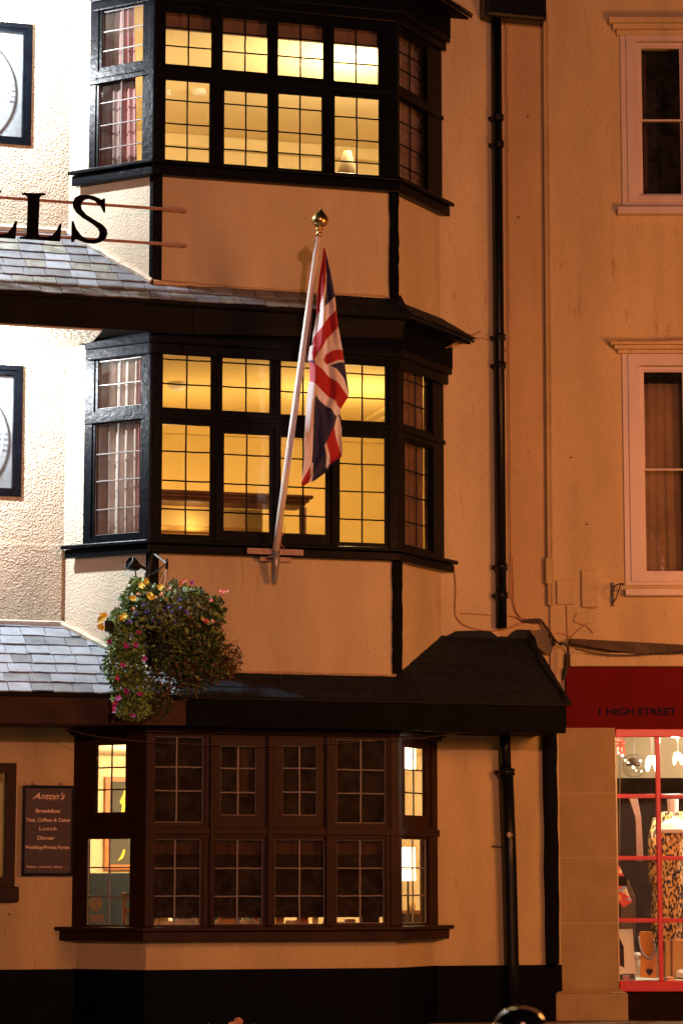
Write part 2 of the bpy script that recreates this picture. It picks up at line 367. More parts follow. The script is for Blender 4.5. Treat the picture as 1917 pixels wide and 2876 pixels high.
def corner_post(mb, z0, z1, left, wo, wl, wr):
    if left: c = Vector((0,0)); fa, ua = FL, LC-wl; fb_, ub = FF, wr; sg = -1
    else: c = Vector((XR,0)); fa, ua = FF, XR-wl; fb_, ub = FR, wr; sg = 1
    g = lambda F,u,w: F.P(u,0,w)
    m1 = c+Vector((sg*.41421*wo, -wo)); m2 = c+Vector((sg*-.41421*.05, .05))
    pts = [g(fa,ua,wo), (m1.x,m1.y), g(fb_,ub,wo), g(fb_,ub,-.05), (m2.x,m2.y), g(fa,ua,-.05)]
    mb.prism([(p[0],p[1]) for p in pts], z0, z1)

for (a, b) in ((zs1b-.002, zE0+.12), (zs2b-.002, zE1+.1)):
    mb = MB(); corner_post(mb, b, a, True, .022, .025, .07)
    mb.build('corner_timber', 'black', inn, bevel=.006)
p0 = FF.px(1092, 700)[0]; p1 = FF.px(1121, 700)[0]
mb = MB(); wobbly_v(mb, FF, p0, p1-.01, zE1+.1, zs2b, .002, .024); mb.build('timber_post', 'black_matt', inn, bevel=.004)
p0 = FF.px(1100, 1700)[0]; p1 = FF.px(1131, 1700)[0]
zb = FF.px(1112, 1893)[1]
mb = MB(); wobbly_v(mb, FF, p0, p1-.01, zb, zs1b, .002, .024); mb.build('timber_post', 'black_matt', inn, bevel=.004)
# vertical timber at the right end of the ground floor
a, _ = FG.px(1538, 2300, .12); b, _ = FG.px(1566, 2300, .12)
mb = MB(); wobbly_v(mb, FG, a, b, zp+.002, hd0+.05, .002, .12, .006, 12); mb.build('timber_post', 'black_matt', inn, bevel=.006)

# -- windows
LEADW = .0115
def window(F, r, rows, rim, wface, m='black', pale=False, gl='glass', name='window'):
    """r = glass rect (u0,u1,z0,z1); casement rim around it; leaded bars and one sheet of panes as sub-parts"""
    u0,u1,z0,z1 = r
    mb = MB(); mb.rim(F, u0-rim, u1+rim, z0-rim, z1+rim, wface-.045, wface-.012, rim)
    w_ = mb.build(name, m, inn, bevel=.004)
    mb = MB()
    jz = [z1-(z1-z0)*q for q in rows]; um = (u0+u1)/2
    n = 8
    pts = [F.P(um+random.uniform(-.0015,.0015), z0+(z1-z0)*i/n, wface-.030) for i in range(n+1)]
    mb.tube(pts, LEADW*.6, 6, False)
    for z in jz:
        zz = z+random.uniform(-.004,.004)
        pts = [F.P(u0+(u1-u0)*i/6, zz+random.uniform(-.0018,.0018), wface-.030) for i in range(7)]
        mb.tube(pts, LEADW*.55, 6, False)
    mb.rim(F, u0-.001, u1+.001, z0-.001, z1+.001, wface-.034, wface-.026, .006)
    mb.build('glazing_bars', 'lead' if pale else m, w_)
    mb = MB(); mb.fbox(F, u0-.004, u1+.004, z0-.004, z1+.004, wface-.037, wface-.034)
    mb.build('panes', gl, w_)
    return (u0-rim, u1+rim, z0-rim, z1+rim)

def bay_windows(front, left, right, z0, z1, m, rims, wf=.03, gl='glass', ul=.002, ur=None):
    holes = {FF:[], FL:[], FR:[]}
    for (F, lst) in ((FF, front), (FL, left), (FR, right)):
        for (x0,x1,yt,yb,rows,rim,pale) in lst:
            holes[F].append(window(F, pxrect(F,x0,x1,yt,yb), rows, rim, wf, m, pale, gl))
    mb = MB()
    mb.plate(FF, .055, XR-.055, z0, z1, -.06, wf, holes[FF])
    mb.build('bay_frame', m, inn, bevel=.005)
    mb = MB(); mb.plate(FL, ul, LC-.04, z0, z1, -.06, wf, holes[FL]); mb.build('bay_frame', m, inn, bevel=.005)
    mb = MB(); mb.plate(FR, .04, ur or LC-.002, z0, z1, -.06, wf, holes[FR]); mb.build('bay_frame', m, inn, bevel=.005)
    mb = MB()
    corner_post(mb, z0, z1, True, wf+.012, .04, .055); mb.build('corner_mullion', m, inn, bevel=.008)
    mb = MB(); corner_post(mb, z0, z1, False, wf+.012, .055, .04)
    mb.build('corner_mullion', m, inn, bevel=.008)

A3 = (.29,.64); 
bay_windows(
  [(464,595,38,186,A3,.02,0),(624,752,53,202,A3,.02,0),(779,908,66,218,A3,.02,0),(936,1062,82,234,A3,.02,0),
   (463,589,228,465,(.245,.52,.79),.02,0),(628,752,258,467,(.19,.51,.79),.045,0),(780,904,267,478,(.19,.51,.79),.045,0),(938,1064,274,509,(.24,.515,.78),.02,0)],
  [(290,405,24,181,(.37,.70),.03,1),(280,403,219,464,(.25,.51,.78),.025,1)],
  [(1110,1188,113,259,(.33,.66),.02,0),(1111,1190,297,530,(.25,.52,.77),.02,0)],
  zs2, hd2, 'black', None, ul=UL2)
A3 = (.30,.655)
bay_windows(
  [(456,593,953,1149,A3,.02,0),(623,758,962,1158,A3,.02,0),(787,914,976,1168,A3,.02,0),(952,1081,992,1184,A3,.02,0),
   (453,590,1193,1503,(.245,.51,.77),.02,0),(627,757,1219,1494,(.22,.52,.81),.04,0),(787,914,1229,1501,(.22,.52,.81),.04,0),(952,1080,1228,1526,(.26,.52,.78),.02,0)],
  [(279,400,950,1143,(.31,.66),.03,1),(269,397,1187,1500,(.27,.52,.77),.025,1)],
  [(1127,1203,1016,1203,(.33,.66),.02,0),(1131,1205,1250,1538,(.27,.52,.77),.02,0)],
  zs1, hd1, 'black', None, ul=UL1)
bay_windows(
  [(422,569,2069,2310,(.36,.635),.02,1),(618,718,2095,2290,(.33,.67),.095,1),(792,889,2095,2290,(.33,.67),.095,1),(944,1080,2078,2312,(.36,.64),.02,1),
   (419,562,2357,2598,(.34,.67),.02,1),(595,736,2358,2596,(.34,.67),.02,1),(770,910,2358,2596,(.34,.67),.02,1),(944,1076,2360,2593,(.34,.67),.02,1)],
  [(274,356,2091,2283,(.33,.66),.09,0),(247,368,2355,2598,(.34,.67),.02,1)],
  [(1131,1189,2100,2292,(.33,.66),.09,0),(1121,1194,2356,2593,(.34,.67),.015,1)],
  zs0, hd0, 'brown', None, gl='dusty')
# projecting mullions & transom mouldings on the ground-floor bay
mb = MB()
for x in (593, 755, 918):
    u = FF.px(x, 2300)[0]; mb.fbox(FF, u-.022, u+.022, zs0+.001, hd0-.05, .031, .052)
zt = FF.px(750, 2335)[1]
mb.build('mullion', 'brown', inn, bevel=.01)
mb = MB(); bayband(mb, zt-.03, zt+.03, .031, .044, tl=.2, tr=.8); mb.build('transom', 'brown', inn, bevel=.01)
mb = MB()
for x in (609, 768, 921):
    u = FF.px(x, 260)[0]; mb.fbox(FF, u-.014, u+.014, zs2+.001, hd2-.05, .031, .042)
zt = FF.px(750, 232)[1]; bayband(mb, zt-.02, zt+.02, .031, .041, tl=.28, tr=.97)
mb.build('mullion', 'black', inn, bevel=.006)
mb = MB()
for x in (608, 773, 933):
    u = FF.px(x, 1260)[0]; mb.fbox(FF, u-.014, u+.014, zs1+.001, hd1-.05, .031, .042)
zt = FF.px(750, 1185)[1]; bayband(mb, zt-.02, zt+.02, .031, .041, tl=.28, tr=.97)
mb.build('mullion', 'black', inn, bevel=.006)

# sills (with a sloped nose) and cornices
for (a, b, m, w) in ((zs2, zs2b, 'black', .10), (zs1, zs1b, 'black', .11), (zs0, zs0b, 'brown', .13)):
    mb = MB(); q = dict(tl=.15) if m == 'black' else {}; bayband(mb, b, a-.035, -.1, w-.03, **q); bayband(mb, a-.033, a-.001, -.1, w, **q)
    mb.build('sill', m, inn, bevel=.008)
for (a, b, m) in ((hd2, .14, 'black'), (hd1, .16, 'black'), (hd0, .05, 'brown')):
    k = dict(tl=.33 if m == 'black' else .2, tr=.98 if m == 'black' else .82)
    mb = MB(); bayband(mb, a-b, a+.001, .031, .06, **k); bayband(mb, a-b*.45, a, .061, .085, **k)
    mb.build('cornice', m, inn, bevel=.012)

# -- skirt roofs
def slate_plane(mb, A, B, upv, rows, sw, rh, seed, lift=.014, pal=None):
    """A,B eave ends; upv = vector up the slope for one course; staggered individual slates"""
    rnd = random.Random(seed)
    e = (B-A); L = e.length; e = e/L; g = upv.normalized(); nrm = e.cross(g).normalized()
    if nrm.z < 0: nrm = -nrm
    for r in range(rows):
        off = (sw/2 if r % 2 else 0)+rnd.uniform(-.02,.02); x = -off
        while x < L:
            wv = sw*rnd.uniform(.86, 1.14) if lift > .01 else sw; x0 = max(x, 0)+.0025; x1 = min(x+wv, L)-.0025; x += wv
            if x1-x0 < .02: continue
            j = rnd.uniform(-.004,.004); lf = lift+rnd.uniform(0,lift*.5)
            g0 = r*rh-.01+j; g1 = (r+1)*rh+.06
            b0 = A+e*x0+g*g0+nrm*(lf); b1 = A+e*x1+g*g0+nrm*(lf+rnd.uniform(-.003,.003))
            t0 = A+e*x0+g*g1+nrm*.001; t1 = A+e*x1+g*g1+nrm*.001
            th_ = nrm*(.008 if lift < .01 else .011)
            mb.k = rnd.choice(pal[min(r, 2)]) if pal else 0
            # chipped lower edge: the bottom of each slate is a slightly ragged line of four points
            q = [b0+(b1-b0)*u_+g*rnd.uniform(-.004, .008)*(1 if 0 < u_ < 1 else .6) for u_ in (0, .3, .7, 1)]
            top_ = [t0+(t1-t0)*u_ for u_ in (0, .3, .7, 1)]
            v_ = [p-th_ for p in q]+q+[p-th_ for p in top_]+top_
            mb.add(v_, [(0,1,5,4),(1,2,6,5),(2,3,7,6),(4,5,13,12),(5,6,14,13),(6,7,15,14),(0,4,12,8),(3,11,15,7),(0,8,9,1),(1,9,10,2),(2,10,11,3)])
    mb.k = 0

def skirt(zE, YE, s, xl, xr_front, m1, m2, xsplit, ret=None, end=None, seed=1, pal=None, sw=.19, rh=.155):  # floodlit slate colour left of xsplit, unlit slate colour right of it
    run = D+YE; ln = math.hypot(run, run*s); g = Vector((0, 1, s)).normalized()
    rows = int(ln/rh)+1
    mb = MB()
    t = Vector((0,0,-.02))
    mb.hexa([Vector((xl,-YE,zE))+t*1.5, Vector((xr_front,-YE,zE))+t*1.5, Vector((xr_front if end else XR-.1,D,zE+run*s))+t*1.5, Vector((xl,D,zE+run*s))+t*1.5,
             Vector((xl,-YE,zE))+t*.2, Vector((xr_front,-YE,zE))+t*.2, Vector((xr_front if end else XR-.1,D,zE+run*s))+t*.2, Vector((xl,D,zE+run*s))+t*.2])
    mb.build('roof_board', 'fascia_dark', inn)
    mb = MB()
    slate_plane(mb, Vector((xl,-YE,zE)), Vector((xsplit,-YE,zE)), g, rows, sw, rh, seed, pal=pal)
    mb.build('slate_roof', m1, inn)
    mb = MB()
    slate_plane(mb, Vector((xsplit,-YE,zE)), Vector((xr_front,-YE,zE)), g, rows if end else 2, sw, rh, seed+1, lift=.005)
    if ret:
        A = Vector((xr_front,-YE,zE)); B = Vector(ret)
        e = (B-A).normalized(); nin = Vector((-e.y, e.x, 0))
        gg = (nin+Vector((0,0,s))).normalized()
        slate_plane(mb, A, B, gg, 1, sw, rh, seed+2)
        q = .2
        mb.hexa([A+t*1.5, B+t*1.5, B+(nin+Vector((0,0,s)))*q+t*1.5, A+(nin+Vector((0,0,s)))*q+t*1.5, A+t*.2, B+t*.2, B+(nin+Vector((0,0,s)))*q+t*.2, A+(nin+Vector((0,0,s)))*q+t*.2])
    mb.build('slate_roof', m2, inn)

x1f = XR+.41421*YE1
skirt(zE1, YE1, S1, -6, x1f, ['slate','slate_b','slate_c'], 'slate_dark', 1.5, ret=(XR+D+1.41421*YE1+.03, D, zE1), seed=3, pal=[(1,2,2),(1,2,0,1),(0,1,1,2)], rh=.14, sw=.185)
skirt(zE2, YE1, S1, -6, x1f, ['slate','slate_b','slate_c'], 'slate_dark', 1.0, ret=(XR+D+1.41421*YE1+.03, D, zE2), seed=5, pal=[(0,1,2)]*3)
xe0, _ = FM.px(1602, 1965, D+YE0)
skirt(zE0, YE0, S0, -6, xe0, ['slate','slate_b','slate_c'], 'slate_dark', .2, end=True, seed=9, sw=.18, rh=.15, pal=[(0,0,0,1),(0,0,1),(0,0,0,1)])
# fascias + soffits
def fascia(zE, zb, w, xr, m, ret, xl=-6, x2=None):
    mb = MB()
    if ret:
        # follow bay on the right, straight on the left
        mb.fbox(FF, xl, .3, zb, zE-.022, w-.03, w)
        # from the bay corner on, the board dies back against the frieze
        mb.hexa([FF.P(.3,zb,w),FF.P(XR+.03,zb+.07,w-.05),FF.P(XR+.03,zb+.07,w-.08),FF.P(.3,zb,w-.03),FF.P(.3,zE-.022,w),FF.P(XR+.06,zE-.022,w),FF.P(XR+.06,zE-.022,w-.08),FF.P(.3,zE-.022,w-.03)])
        mb.prism([(xl,-w+.03),(-.02,-w+.03),(-.02,D-.001),(xl,D-.001)], zb+.012, zb+.03)
    else:
        mb.fbox(FF, xl, xr, zb, zE-.022, w-.03, w)
        mb.fbox(FF, xl, xr, zb+.012, zb+.03, -D+.001, w-.03)
        mb.fbox(FF, xr-.03, xr, zb+.03, zE-.022, -D+.001, w-.03)
    o = mb.build('fascia', m, inn, bevel=.006)
    if ret:
        mb = MB(); bayband(mb, zb-.02, zE+.05, .002, .085, tl=.26, tr=.99); mb.build('frieze', 'black_matt', inn, bevel=.01)
        a = offpoly(.06); b = offpoly(YE1-.004)
        mb = MB(); mb.prism([b[1], b[2], a[2], a[1]], zE-.045, zE-.024); mb.prism([b[2], b[3], a[3], a[2]], zE-.045, zE-.024); mb.build('eave_board', 'black_matt', inn)
    return o
fascia(zE1, hd1, YE1-.03, None, 'fascia_dark', True)
fascia(zE2, hd2, YE1-.03, None, 'fascia_dark', True)
xf0, _ = FM.px(1588, 2000, D+YE0-.03)
fascia(zE0, hd0, YE0-.03, .25, 'fascia_brown', False)
mb = MB(); mb.fbox(FF, .25, xf0, hd0-.01, zE0-.02, YE0-.058, YE0-.027); mb.fbox(FF, .25, xf0, hd0+.002, hd0+.02, -D+.001, YE0-.058); mb.fbox(FF, xf0-.03, xf0, hd0+.02, zE0-.022, -D+.001, YE0-.058)
mb.build('fascia', 'black_matt', inn, bevel=.006)
# pale soffit board on the left under the upper roof
for z in (hd1, hd2):
    mb = MB(); mb.prism([(-6,-YE1+.061),(-.44,-YE1+.061),(-.44,.42),(-D,D-.01),(-6,D-.002)], z-.014, z+.008); mb.build('soffit', 'mortar', inn)
# mortar flashings where roofs meet wall and canted sides
mb = MB()
for (zE, YE, s) in ((zE1, YE1, S1), (zE0, YE0, S0)):
    zt_ = zE+(D+YE)*s; zc = zE+YE*s
    pts = [(-6, D-.01, zt_+.02), (-D-.02, D-.01, zt_+.02)]
    mb.tube(pts, .032, 6)
    n = 12; pts = []
    for i in range(n+1):
        t = i/n; x = -D+D*t; y = D-D*t
        pts.append((x-.012, y-.012, zE+(y+YE)*s+.022+random.uniform(-.006,.006)))
    mb.tube(pts, .028, 6)
    mb.build('mortar_flashing', 'mortar', inn); mb = MB()
mb = MB()
for (zE, YE, s, xa) in ((zE1, YE1, S1, XR), (zE0, YE0, S0, XR)):
    pts = [(xa*i/20, -.006, zE+YE*s+.016+random.uniform(-.005,.005)) for i in range(21)]
    mb.tube(pts, [.03-.022*min(1,i/6) for i in range(21)], 6)
    mb.build('mortar_flashing', 'plaster_tan', inn); mb = MB()
# worn mortar at the right end of the ground-floor roof: ragged top edge and the patch round the pipe foot
zt0 = zE0+(D+YE0)*S0
mb = MB(); P = []
for x, y in ((1246,1800),(1252,1788),(1281,1772),(1330,1771),(1375,1772),(1390,1783),(1405,1795),(1425,1793),(1436,1778),(1450,1768),(1490,1769),(1506,1778),(1522,1800)):
    P.append(FM.px(x, y, .02))
mb.fpoly(FM, P[::-1], .001, .02); mb.build('lead_upstand', 'slate_dark', inn)
mb = MB(); P = [fm0 for fm0 in (FM.px(x, y, .05) for x, y in ((1484,1772),(1500,1790),(1508,1818),(1530,1836),(1545,1838),(1552,1812),(1540,1785),(1520,1768)))]
mb.fpoly(FM, P[::-1], .03, .06); mb.build('mortar_patch', 'leadsheet', inn)
mb = MB()
for i in range(9):
    t = i/8; y = D-(D+YE0)*t; 
    x = xe0-.05+random.uniform(-.02,.02)
    if i: mb.tube([(px_,py_,pz_),(x,y,zE0+(y+YE0)*S0+.012)], .022, 7)
    px_,py_,pz_ = x,y,zE0+(y+YE0)*S0+.012
mb.build('lead_verge', 'slate_dark', inn)

# -- gutter box and rain water pipe
a,_ = FM.px(1364, 25, .2); b,_ = FM.px(1536, 25, .2); zg = FM.px(1450, 50, .2)[1]
mb = MB(); mb.fbox(FM, a, b, zg, zg+.6, .01, .2)
mb.build('gutter_box', 'iron', inn, bevel=.03)
def pipe(pts, r, collars, name='downpipe', m='iron'):
    mb = MB(); mb.tube(pts, r, 16); o = mb.build(name, m, inn, smooth=True)
    for c in collars:
        mb = MB(); mb.lathe(c, [(r,-.03),(r*1.2,-.028),(r*1.32,-.012),(r*1.2,-.004),(r*1.2,.004),(r*1.32,.012),(r*1.2,.028),(r,.03)], 16)
        mb.fbox(Face((c[0],c[1]),0), -r*1.5, r*1.5, c[2]-.014, c[2]+.014, -.07, -r*.8)
        mb.build('pipe_collar', m, o, smooth=False)
W = .075
def fm(x, y, w=W): u, z = FM.px(x, y, w); return FM.P(u, z, w)
pipe([fm(1393,40), fm(1400,900), fm(1408,1764)], .044, [fm(1396,330), fm(1397,405), fm(1401,947), fm(1402,1026), fm(1406,1592), fm(1407,1672)])
pipe([fm(1415,2035,.25), fm(1420,2165,.24)], .046, [])
pipe([fm(1421,2160,.24), fm(1431,2430,.23), fm(1437,2700,.22), fm(1441,2860,.22)], .057, [fm(1421,2168,.24)])
mb = MB(); c = fm(1433, 2344, .31); c.y += .02
mb.lathe(c, [(.0,.0),(.012,.0),(.024,-.002),(.024,-.006),(0,-.006)], 18, Vector((0,-1,0))); mb.build('pipe_badge', 'plate', inn)
# painted conduit in the corner and small cover boxes
mb = MB()
for (x, w, r) in ((1527, .03, .018), (1536, .035, .012)):
    mb.tube([fm(x, 30, w), fm(x+14, 1700, w)], r, 8)
mb.build('corner_conduit', 'conduit', inn)
mb = MB()
pts = [fm(1421+random.uniform(-1,1)+(y/1700)*14, y, .02) for y in range(60, 1700, 60)]
mb.tube(pts, .006, 6); mb.build('painted_cable', 'cable_tan', inn)
a, z1_ = FM.px(1531, 1566, .05); b, z0_ = FM.px(1550, 1640, .05)
mb = MB(); mb.fbox(FM, a, b, z0_, z1_, .01, .06); mb.build('junction_cover', 'conduit', inn, bevel=.006)

# -- windows on the main wall at far left
def arc(F, cu, cz, r, a0, a1, w, n=28):
    return [F.P(cu+r*math.cos(a0+(a1-a0)*i/n), cz+r*math.sin(a0+(a1-a0)*i/n), w) for i in range(n+1)]
for (r, pc, disc) in ((WLu, (-127, 230), True), (WLm, (-150, 1210), False)):
    mb = MB(); mb.rim(FM, r[0]+.001, r[1]-.001, r[2]+.001, r[3]-.001, -.09, .012, .04)
    mb.rim(FM, r[0]+.042, r[1]-.042, r[2]+.042, r[3]-.042, -.07, -.01, .03)
    w_ = mb.build('window', 'black', inn, bevel=.008)
    cu, cz = FM.px(*pc)
    mb = MB(); mb.tube(arc(FM, cu, cz, .475, -PI, PI, -.045, 60), .007, 6)
    for k in range(4):
        dz = (k-1.5)*.02
        mb.tube([FM.P(cu,cz+dz,-.045), FM.P(cu+.47,cz+dz*2.2,-.045)], .004, 5)
    mb.build('glazing_bars', 'disc', w_)
    mb = MB(); mb.fbox(FM, r[0]+.05, r[1]-.05, r[2]+.05, r[3]-.05, -.055, -.05); mb.build('panes', 'glass', w_)
    mb = MB(); mb.fbox(FM, r[0]+.05, r[1]-.05, r[2]+.05, r[3]-.05, -.10, -.085); mb.build('shutter', 'darkglass', w_)
    if disc:
        mb = MB(); n = 60; mb.fpoly(FM, [(cu+.46*math.cos(2*PI*i/n)*1, cz+.46*math.sin(2*PI*i/n)) for i in range(n)], -.084, -.078)
        mb.build('round_blind', 'disc', w_)
r = WLg
mb = MB(); mb.rim(FG, r[0]+.001, r[1]-.001, r[2]+.001, r[3]-.001, -.12, .02, .075)
w_ = mb.build('window', 'brown', inn, bevel=.01)
mb = MB(); mb.fbox(FG, r[0]-.03, FG.px(55,2500,.07)[0], FG.px(30,2533,.07)[1], r[2], .002, .07); mb.build('window_sill', 'brown', w_, bevel=.01)
mb = MB(); mb.fbox(FG, r[0]+.07, r[1]-.07, r[2]+.07, r[3]-.07, -.06, -.056); mb.build('panes', 'glass', w_)

# -- rooms behind the bays
def room(z0, z1, m, y1=4.2, xl=-1.6, xr=3.5, wall_y=D+.27, parts=True):
    mb = MB()
    mb.box(xl-.1, xr+.1, y1, y1+.1, z0, z1)           # back
    mb.box(xl-.1, xl, wall_y, y1, z0, z1)
    mb.box(xr, xr+.1, wall_y, y1, z0, z1)
    mb.box(xl, -D-.15, wall_y, wall_y+.03, z0, z1); mb.box(XR+D+.3, xr, wall_y, wall_y+.03, z0, z1)
    mb.build('room_wall', m, inn)
    c = MB(); c.box(xl, xr, wall_y, y1, z1, z1+.05)
    a = offpoly(-.065); c.prism([(a[1][0],a[1][1]),(a[2][0],a[2][1]),(XR+D+.3,wall_y),(-D-.15,wall_y)], z1, z1+.05)
    c.build('room_ceiling', m, inn)
    d = MB(); d.box(xl, xr, wall_y, y1, z0-.05, z0)
    d.prism([(a[1][0],a[1][1]),(a[2][0],a[2][1]),(XR+D+.3,wall_y),(-D-.15,wall_y)], z0-.05, z0); d.build('room_floor', 'floor', inn)
room(6.3, hd2-.01, 'room_top')
room(3.3, hd1-.01, 'room_mid', y1=3.8)
room(.02, hd0-.01, 'room_low', y1=4.6, xl=-1.4)
mb = MB(); mb.box(-6, 4, D+.25, 5, hd1+.2, 6.2); mb.box(-6, 4, D+.25, 5, hd0+.2, 3.2); mb.build('floor_slab', 'darkroom', inn)
# the room seen beside the far left ground-floor window
mb = MB(); mb.box(-6, -1.55, 1.6, 1.65, .02, hd0); mb.build('room_wall', 'room_low', inn)

# ============================================================ NEIGHBOUR SHOP BUILDING
shop = thing('shop_building', 'ochre rendered building with white sash windows over a red framed shop', 'shop building')
rA = pxrect(FB, 1790, 1925, 118, 552); rB = pxrect(FB, 1798, 1935, 1028, 1615)
sh0, zsh1 = FB.px(1729, 2050); _, zsh0 = FB.px(1800, 2778)
mb = MB()
mb.plate(FB, 0, 4, 0, top, -.25, 0, [rA, rB, (sh0, 4.0, zsh0, zsh1)])
mb.build('wall', 'yellow_wall', shop)
def sash(r, ymid, sur, lint, sill):
    u0,u1,z0,z1 = r; zm = FB.px(1850, ymid)[1]
    mb = MB(); mb.rim(FB, u0+.001, u1-.001, z0+.001, z1-.001, -.10, -.03, .028)
    mb.rim(FB, u0+.03, u1-.03, zm-.012, z1-.03, -.075, -.045, .014)
    mb.rim(FB, u0+.03, u1-.03, z0+.03, zm+.012, -.10, -.076, .014)
    w_ = mb.build('sash_window', 'trim', shop, bevel=.003)
    # stepped surround
    mb = MB()
    for k, (t, w) in enumerate(((.15, .02), (.10, .035), (.05, .028))):
        a = u0-t; 
        mb.plate(FB, a, u1+t, z0-t*.6, z1+t, .001, w+.001*k, [(u0-.001, u1+.001, z0-.001, z1+.001)] if k == 2 else [(u0-((.10,.05)[k])*1.0, u1+.1-.05*k, z0-((.10,.05)[k])*.6, z1+(.10,.05)[k])])
    mb.build('window_surround', 'trim', w_, bevel=.004)
    mb = MB(); (xl, yt), (_, yb) = lint
    ul, zt_ = FB.px(xl, yt, .08); _, zb_ = FB.px(xl, yb, .08)
    h = zt_-zb_
    for k in range(3): mb.fbox(FB, ul+.035*k, u1+.3, zt_-h*(k+1)/3, zt_-h*k/3-.002, .001, .10-.025*k)
    mb.build('window_head', 'trim' if False else 'yellow_wall', w_, bevel=.006)
    mb = MB(); (xl, yt), (_, yb) = sill
    ul, zt_ = FB.px(xl, yt, .1); _, zb_ = FB.px(xl, yb, .1)
    mb.fbox(FB, ul, u1+.3, zb_, zt_, .001, .09); mb.build('window_sill', 'trim', w_, bevel=.006)
    mb = MB(); mb.fbox(FB, u0+.04, u1-.04, zm, z1-.04, -.062, -.058); mb.fbox(FB, u0+.04, u1-.04, z0+.04, zm, -.09, -.086); mb.build('panes', 'glass', w_)
    mb = MB(); mb.plate(FB, u0-.3, u1+.3, z0-.2, z1+.2, -1.3, -1.25, []); mb.fbox(FB, u0-.35, u0-.3, z0-.2, z1+.2, -1.3, -.27); mb.fbox(FB, u1+.3, u1+.35, z0-.2, z1+.2, -1.3, -.27)
    mb.fbox(FB, u0-.35, u1+.35, z1+.2, z1+.25, -1.3, -.27); mb.fbox(FB, u0-.35, u1+.35, z0-.25, z0-.2, -1.3, -.27)
    mb.build('room', 'darkroom', w_)
sash(rA, 332, None, ((1708, 48), (0, 95)), ((1733, 578), (0, 598)))
sash(rB, 1315, None, ((1712, 956), (0, 990)), ((1755, 1652), (0, 1672)))
# lead-dressed ledge above the fascia, moulding, fascia board with lettering
mb = MB()
n = 16; pts = []
def fb(x, y, w=0): u, z = FB.px(x, y, w); return FB.P(u, z, w)
for i in range(n):
    x0 = 1600+i*25; x1 = x0+25
    s0 = .35*min(1,(x0-1600)/140); 
    yt0 = 1793+(x0-1600)*.055; yt1 = 1793+(x1-1600)*.055
    yb0 = 1806+32*math.sin(min(1,(x0-1600)/330)*PI*.62); yb1 = 1806+32*math.sin(min(1,(x1-1600)/330)*PI*.62)
    mb.hexa([fb(x0,yb0,.14),fb(x1,yb1,.14),fb(x1,yb1,.0),fb(x0,yb0,.0),fb(x0,yt0,.10),fb(x1,yt1,.10),fb(x1,yt1,.0),fb(x0,yt0,.0)])
mb.build('lead_ledge', 'leadsheet', shop, bevel=.004)
u0_, z1_ = FB.px(1592, 1850, .08); _, z0_ = FB.px(1592, 1872, .08)
mb = MB(); mb.fbox(FB, u0_+.02, 4, z0_, z1_+.05, .001, .10); mb.build('fascia_moulding', 'yellow_wall', shop, bevel=.01)
u0_, z1_ = FB.px(1588, 1873, .08); _, z0_ = FB.px(1588, 2044, .08)
mb = MB(); mb.fbox(FB, u0_, 4, z0_, z1_-.002, .001, .08); mb.fbox(FB, u0_+.03, u0_+.055, z0_+.02, z0_+.28, .08, .085)
fas = mb.build('fascia_board', 'red_fascia', shop, bevel=.005)

def text(txt, F, x0, x1, ybase, w, m, parent, name='lettering', shear=0, bold=0, cap=None, spacing=1, ht=None):
    """type txt on wall face F between pixel columns x0..x1 with the baseline at ybase"""
    cd = bpy.data.curves.new('t', 'FONT'); cd.body = txt; cd.size = 1; cd.shear = shear; cd.offset = bold; cd.extrude = .01; cd.space_character = spacing
    cd.align_x = 'LEFT'
    to = bpy.data.objects.new('t', cd); COL.objects.link(to)
    dg = bpy.context.evaluated_depsgraph_get(); dg.update()
    me = bpy.data.meshes.new_from_object(to.evaluated_get(dg)); bpy.data.objects.remove(to)
    xs = [v.co.x for v in me.vertices]; a, b = min(xs), max(xs)
    u0, z0 = F.px(x0, ybase, w); u1, _ = F.px(x1, ybase, w)
    sx = (u1-u0)/(b-a); sz = ht/.73 if ht else sx
    for v in me.vertices:
        p = F.P(u0+(v.co.x-a)*sx, z0+v.co.y*sz, w+(v.co.z+.01)*.12); v.co = p
    me.name = name; me.materials.append(M[m])
    o = bpy.data.objects.new(name, me); COL.objects.link(o); o.parent = parent
    return o
text('1 HIGH STREET', FB, 1681, 1897, 2008, .082, 'navy', fas, bold=.02, ht=.062)
# pilaster
a, _ = FB.px(1563, 2400, .10); b, _ = FB.px(1731, 2400, .10); zb_ = FB.px(1650, 2783, .1)[1]
joints = [FB.px(1650, y, .1)[1] for y in (2227, 2408, 2592)]
zz = [zb_] + joints[::-1] + [z0_]
mb = MB()
for i in range(4): mb.fbox(FB, a+.004*(i%2), b, zz[i]+.003, zz[i+1]-.003, .001, .10)
pil = mb.build('pilaster', 'stone', shop, bevel=.006)
mb = MB(); mb.fbox(FB, a+.006, b-.006, zb_, z0_-.002, .001, .098); mb.build('pilaster_joint', 'joint', pil)
mb = MB(); mb.fbox(FB, a-.03, b+.07, 0, zb_-.02, .001, .16); 
mb.hexa([FB.P(a-.03,zb_-.02,.16),FB.P(b+.07,zb_-.02,.16),FB.P(b+.07,zb_-.02,.001),FB.P(a-.03,zb_-.02,.001),FB.P(a,zb_+.02,.101),FB.P(b,zb_+.02,.101),FB.P(b,zb_+.02,.001),FB.P(a,zb_+.02,.001)])
mb.build('pilaster_base', 'stone', pil, bevel=.012)
# stall riser
mb = MB(); mb.fbox(FB, sh0-.02, 4, 0, zsh0-.02, .001, .03); mb.build('stall_riser', 'blind', shop)
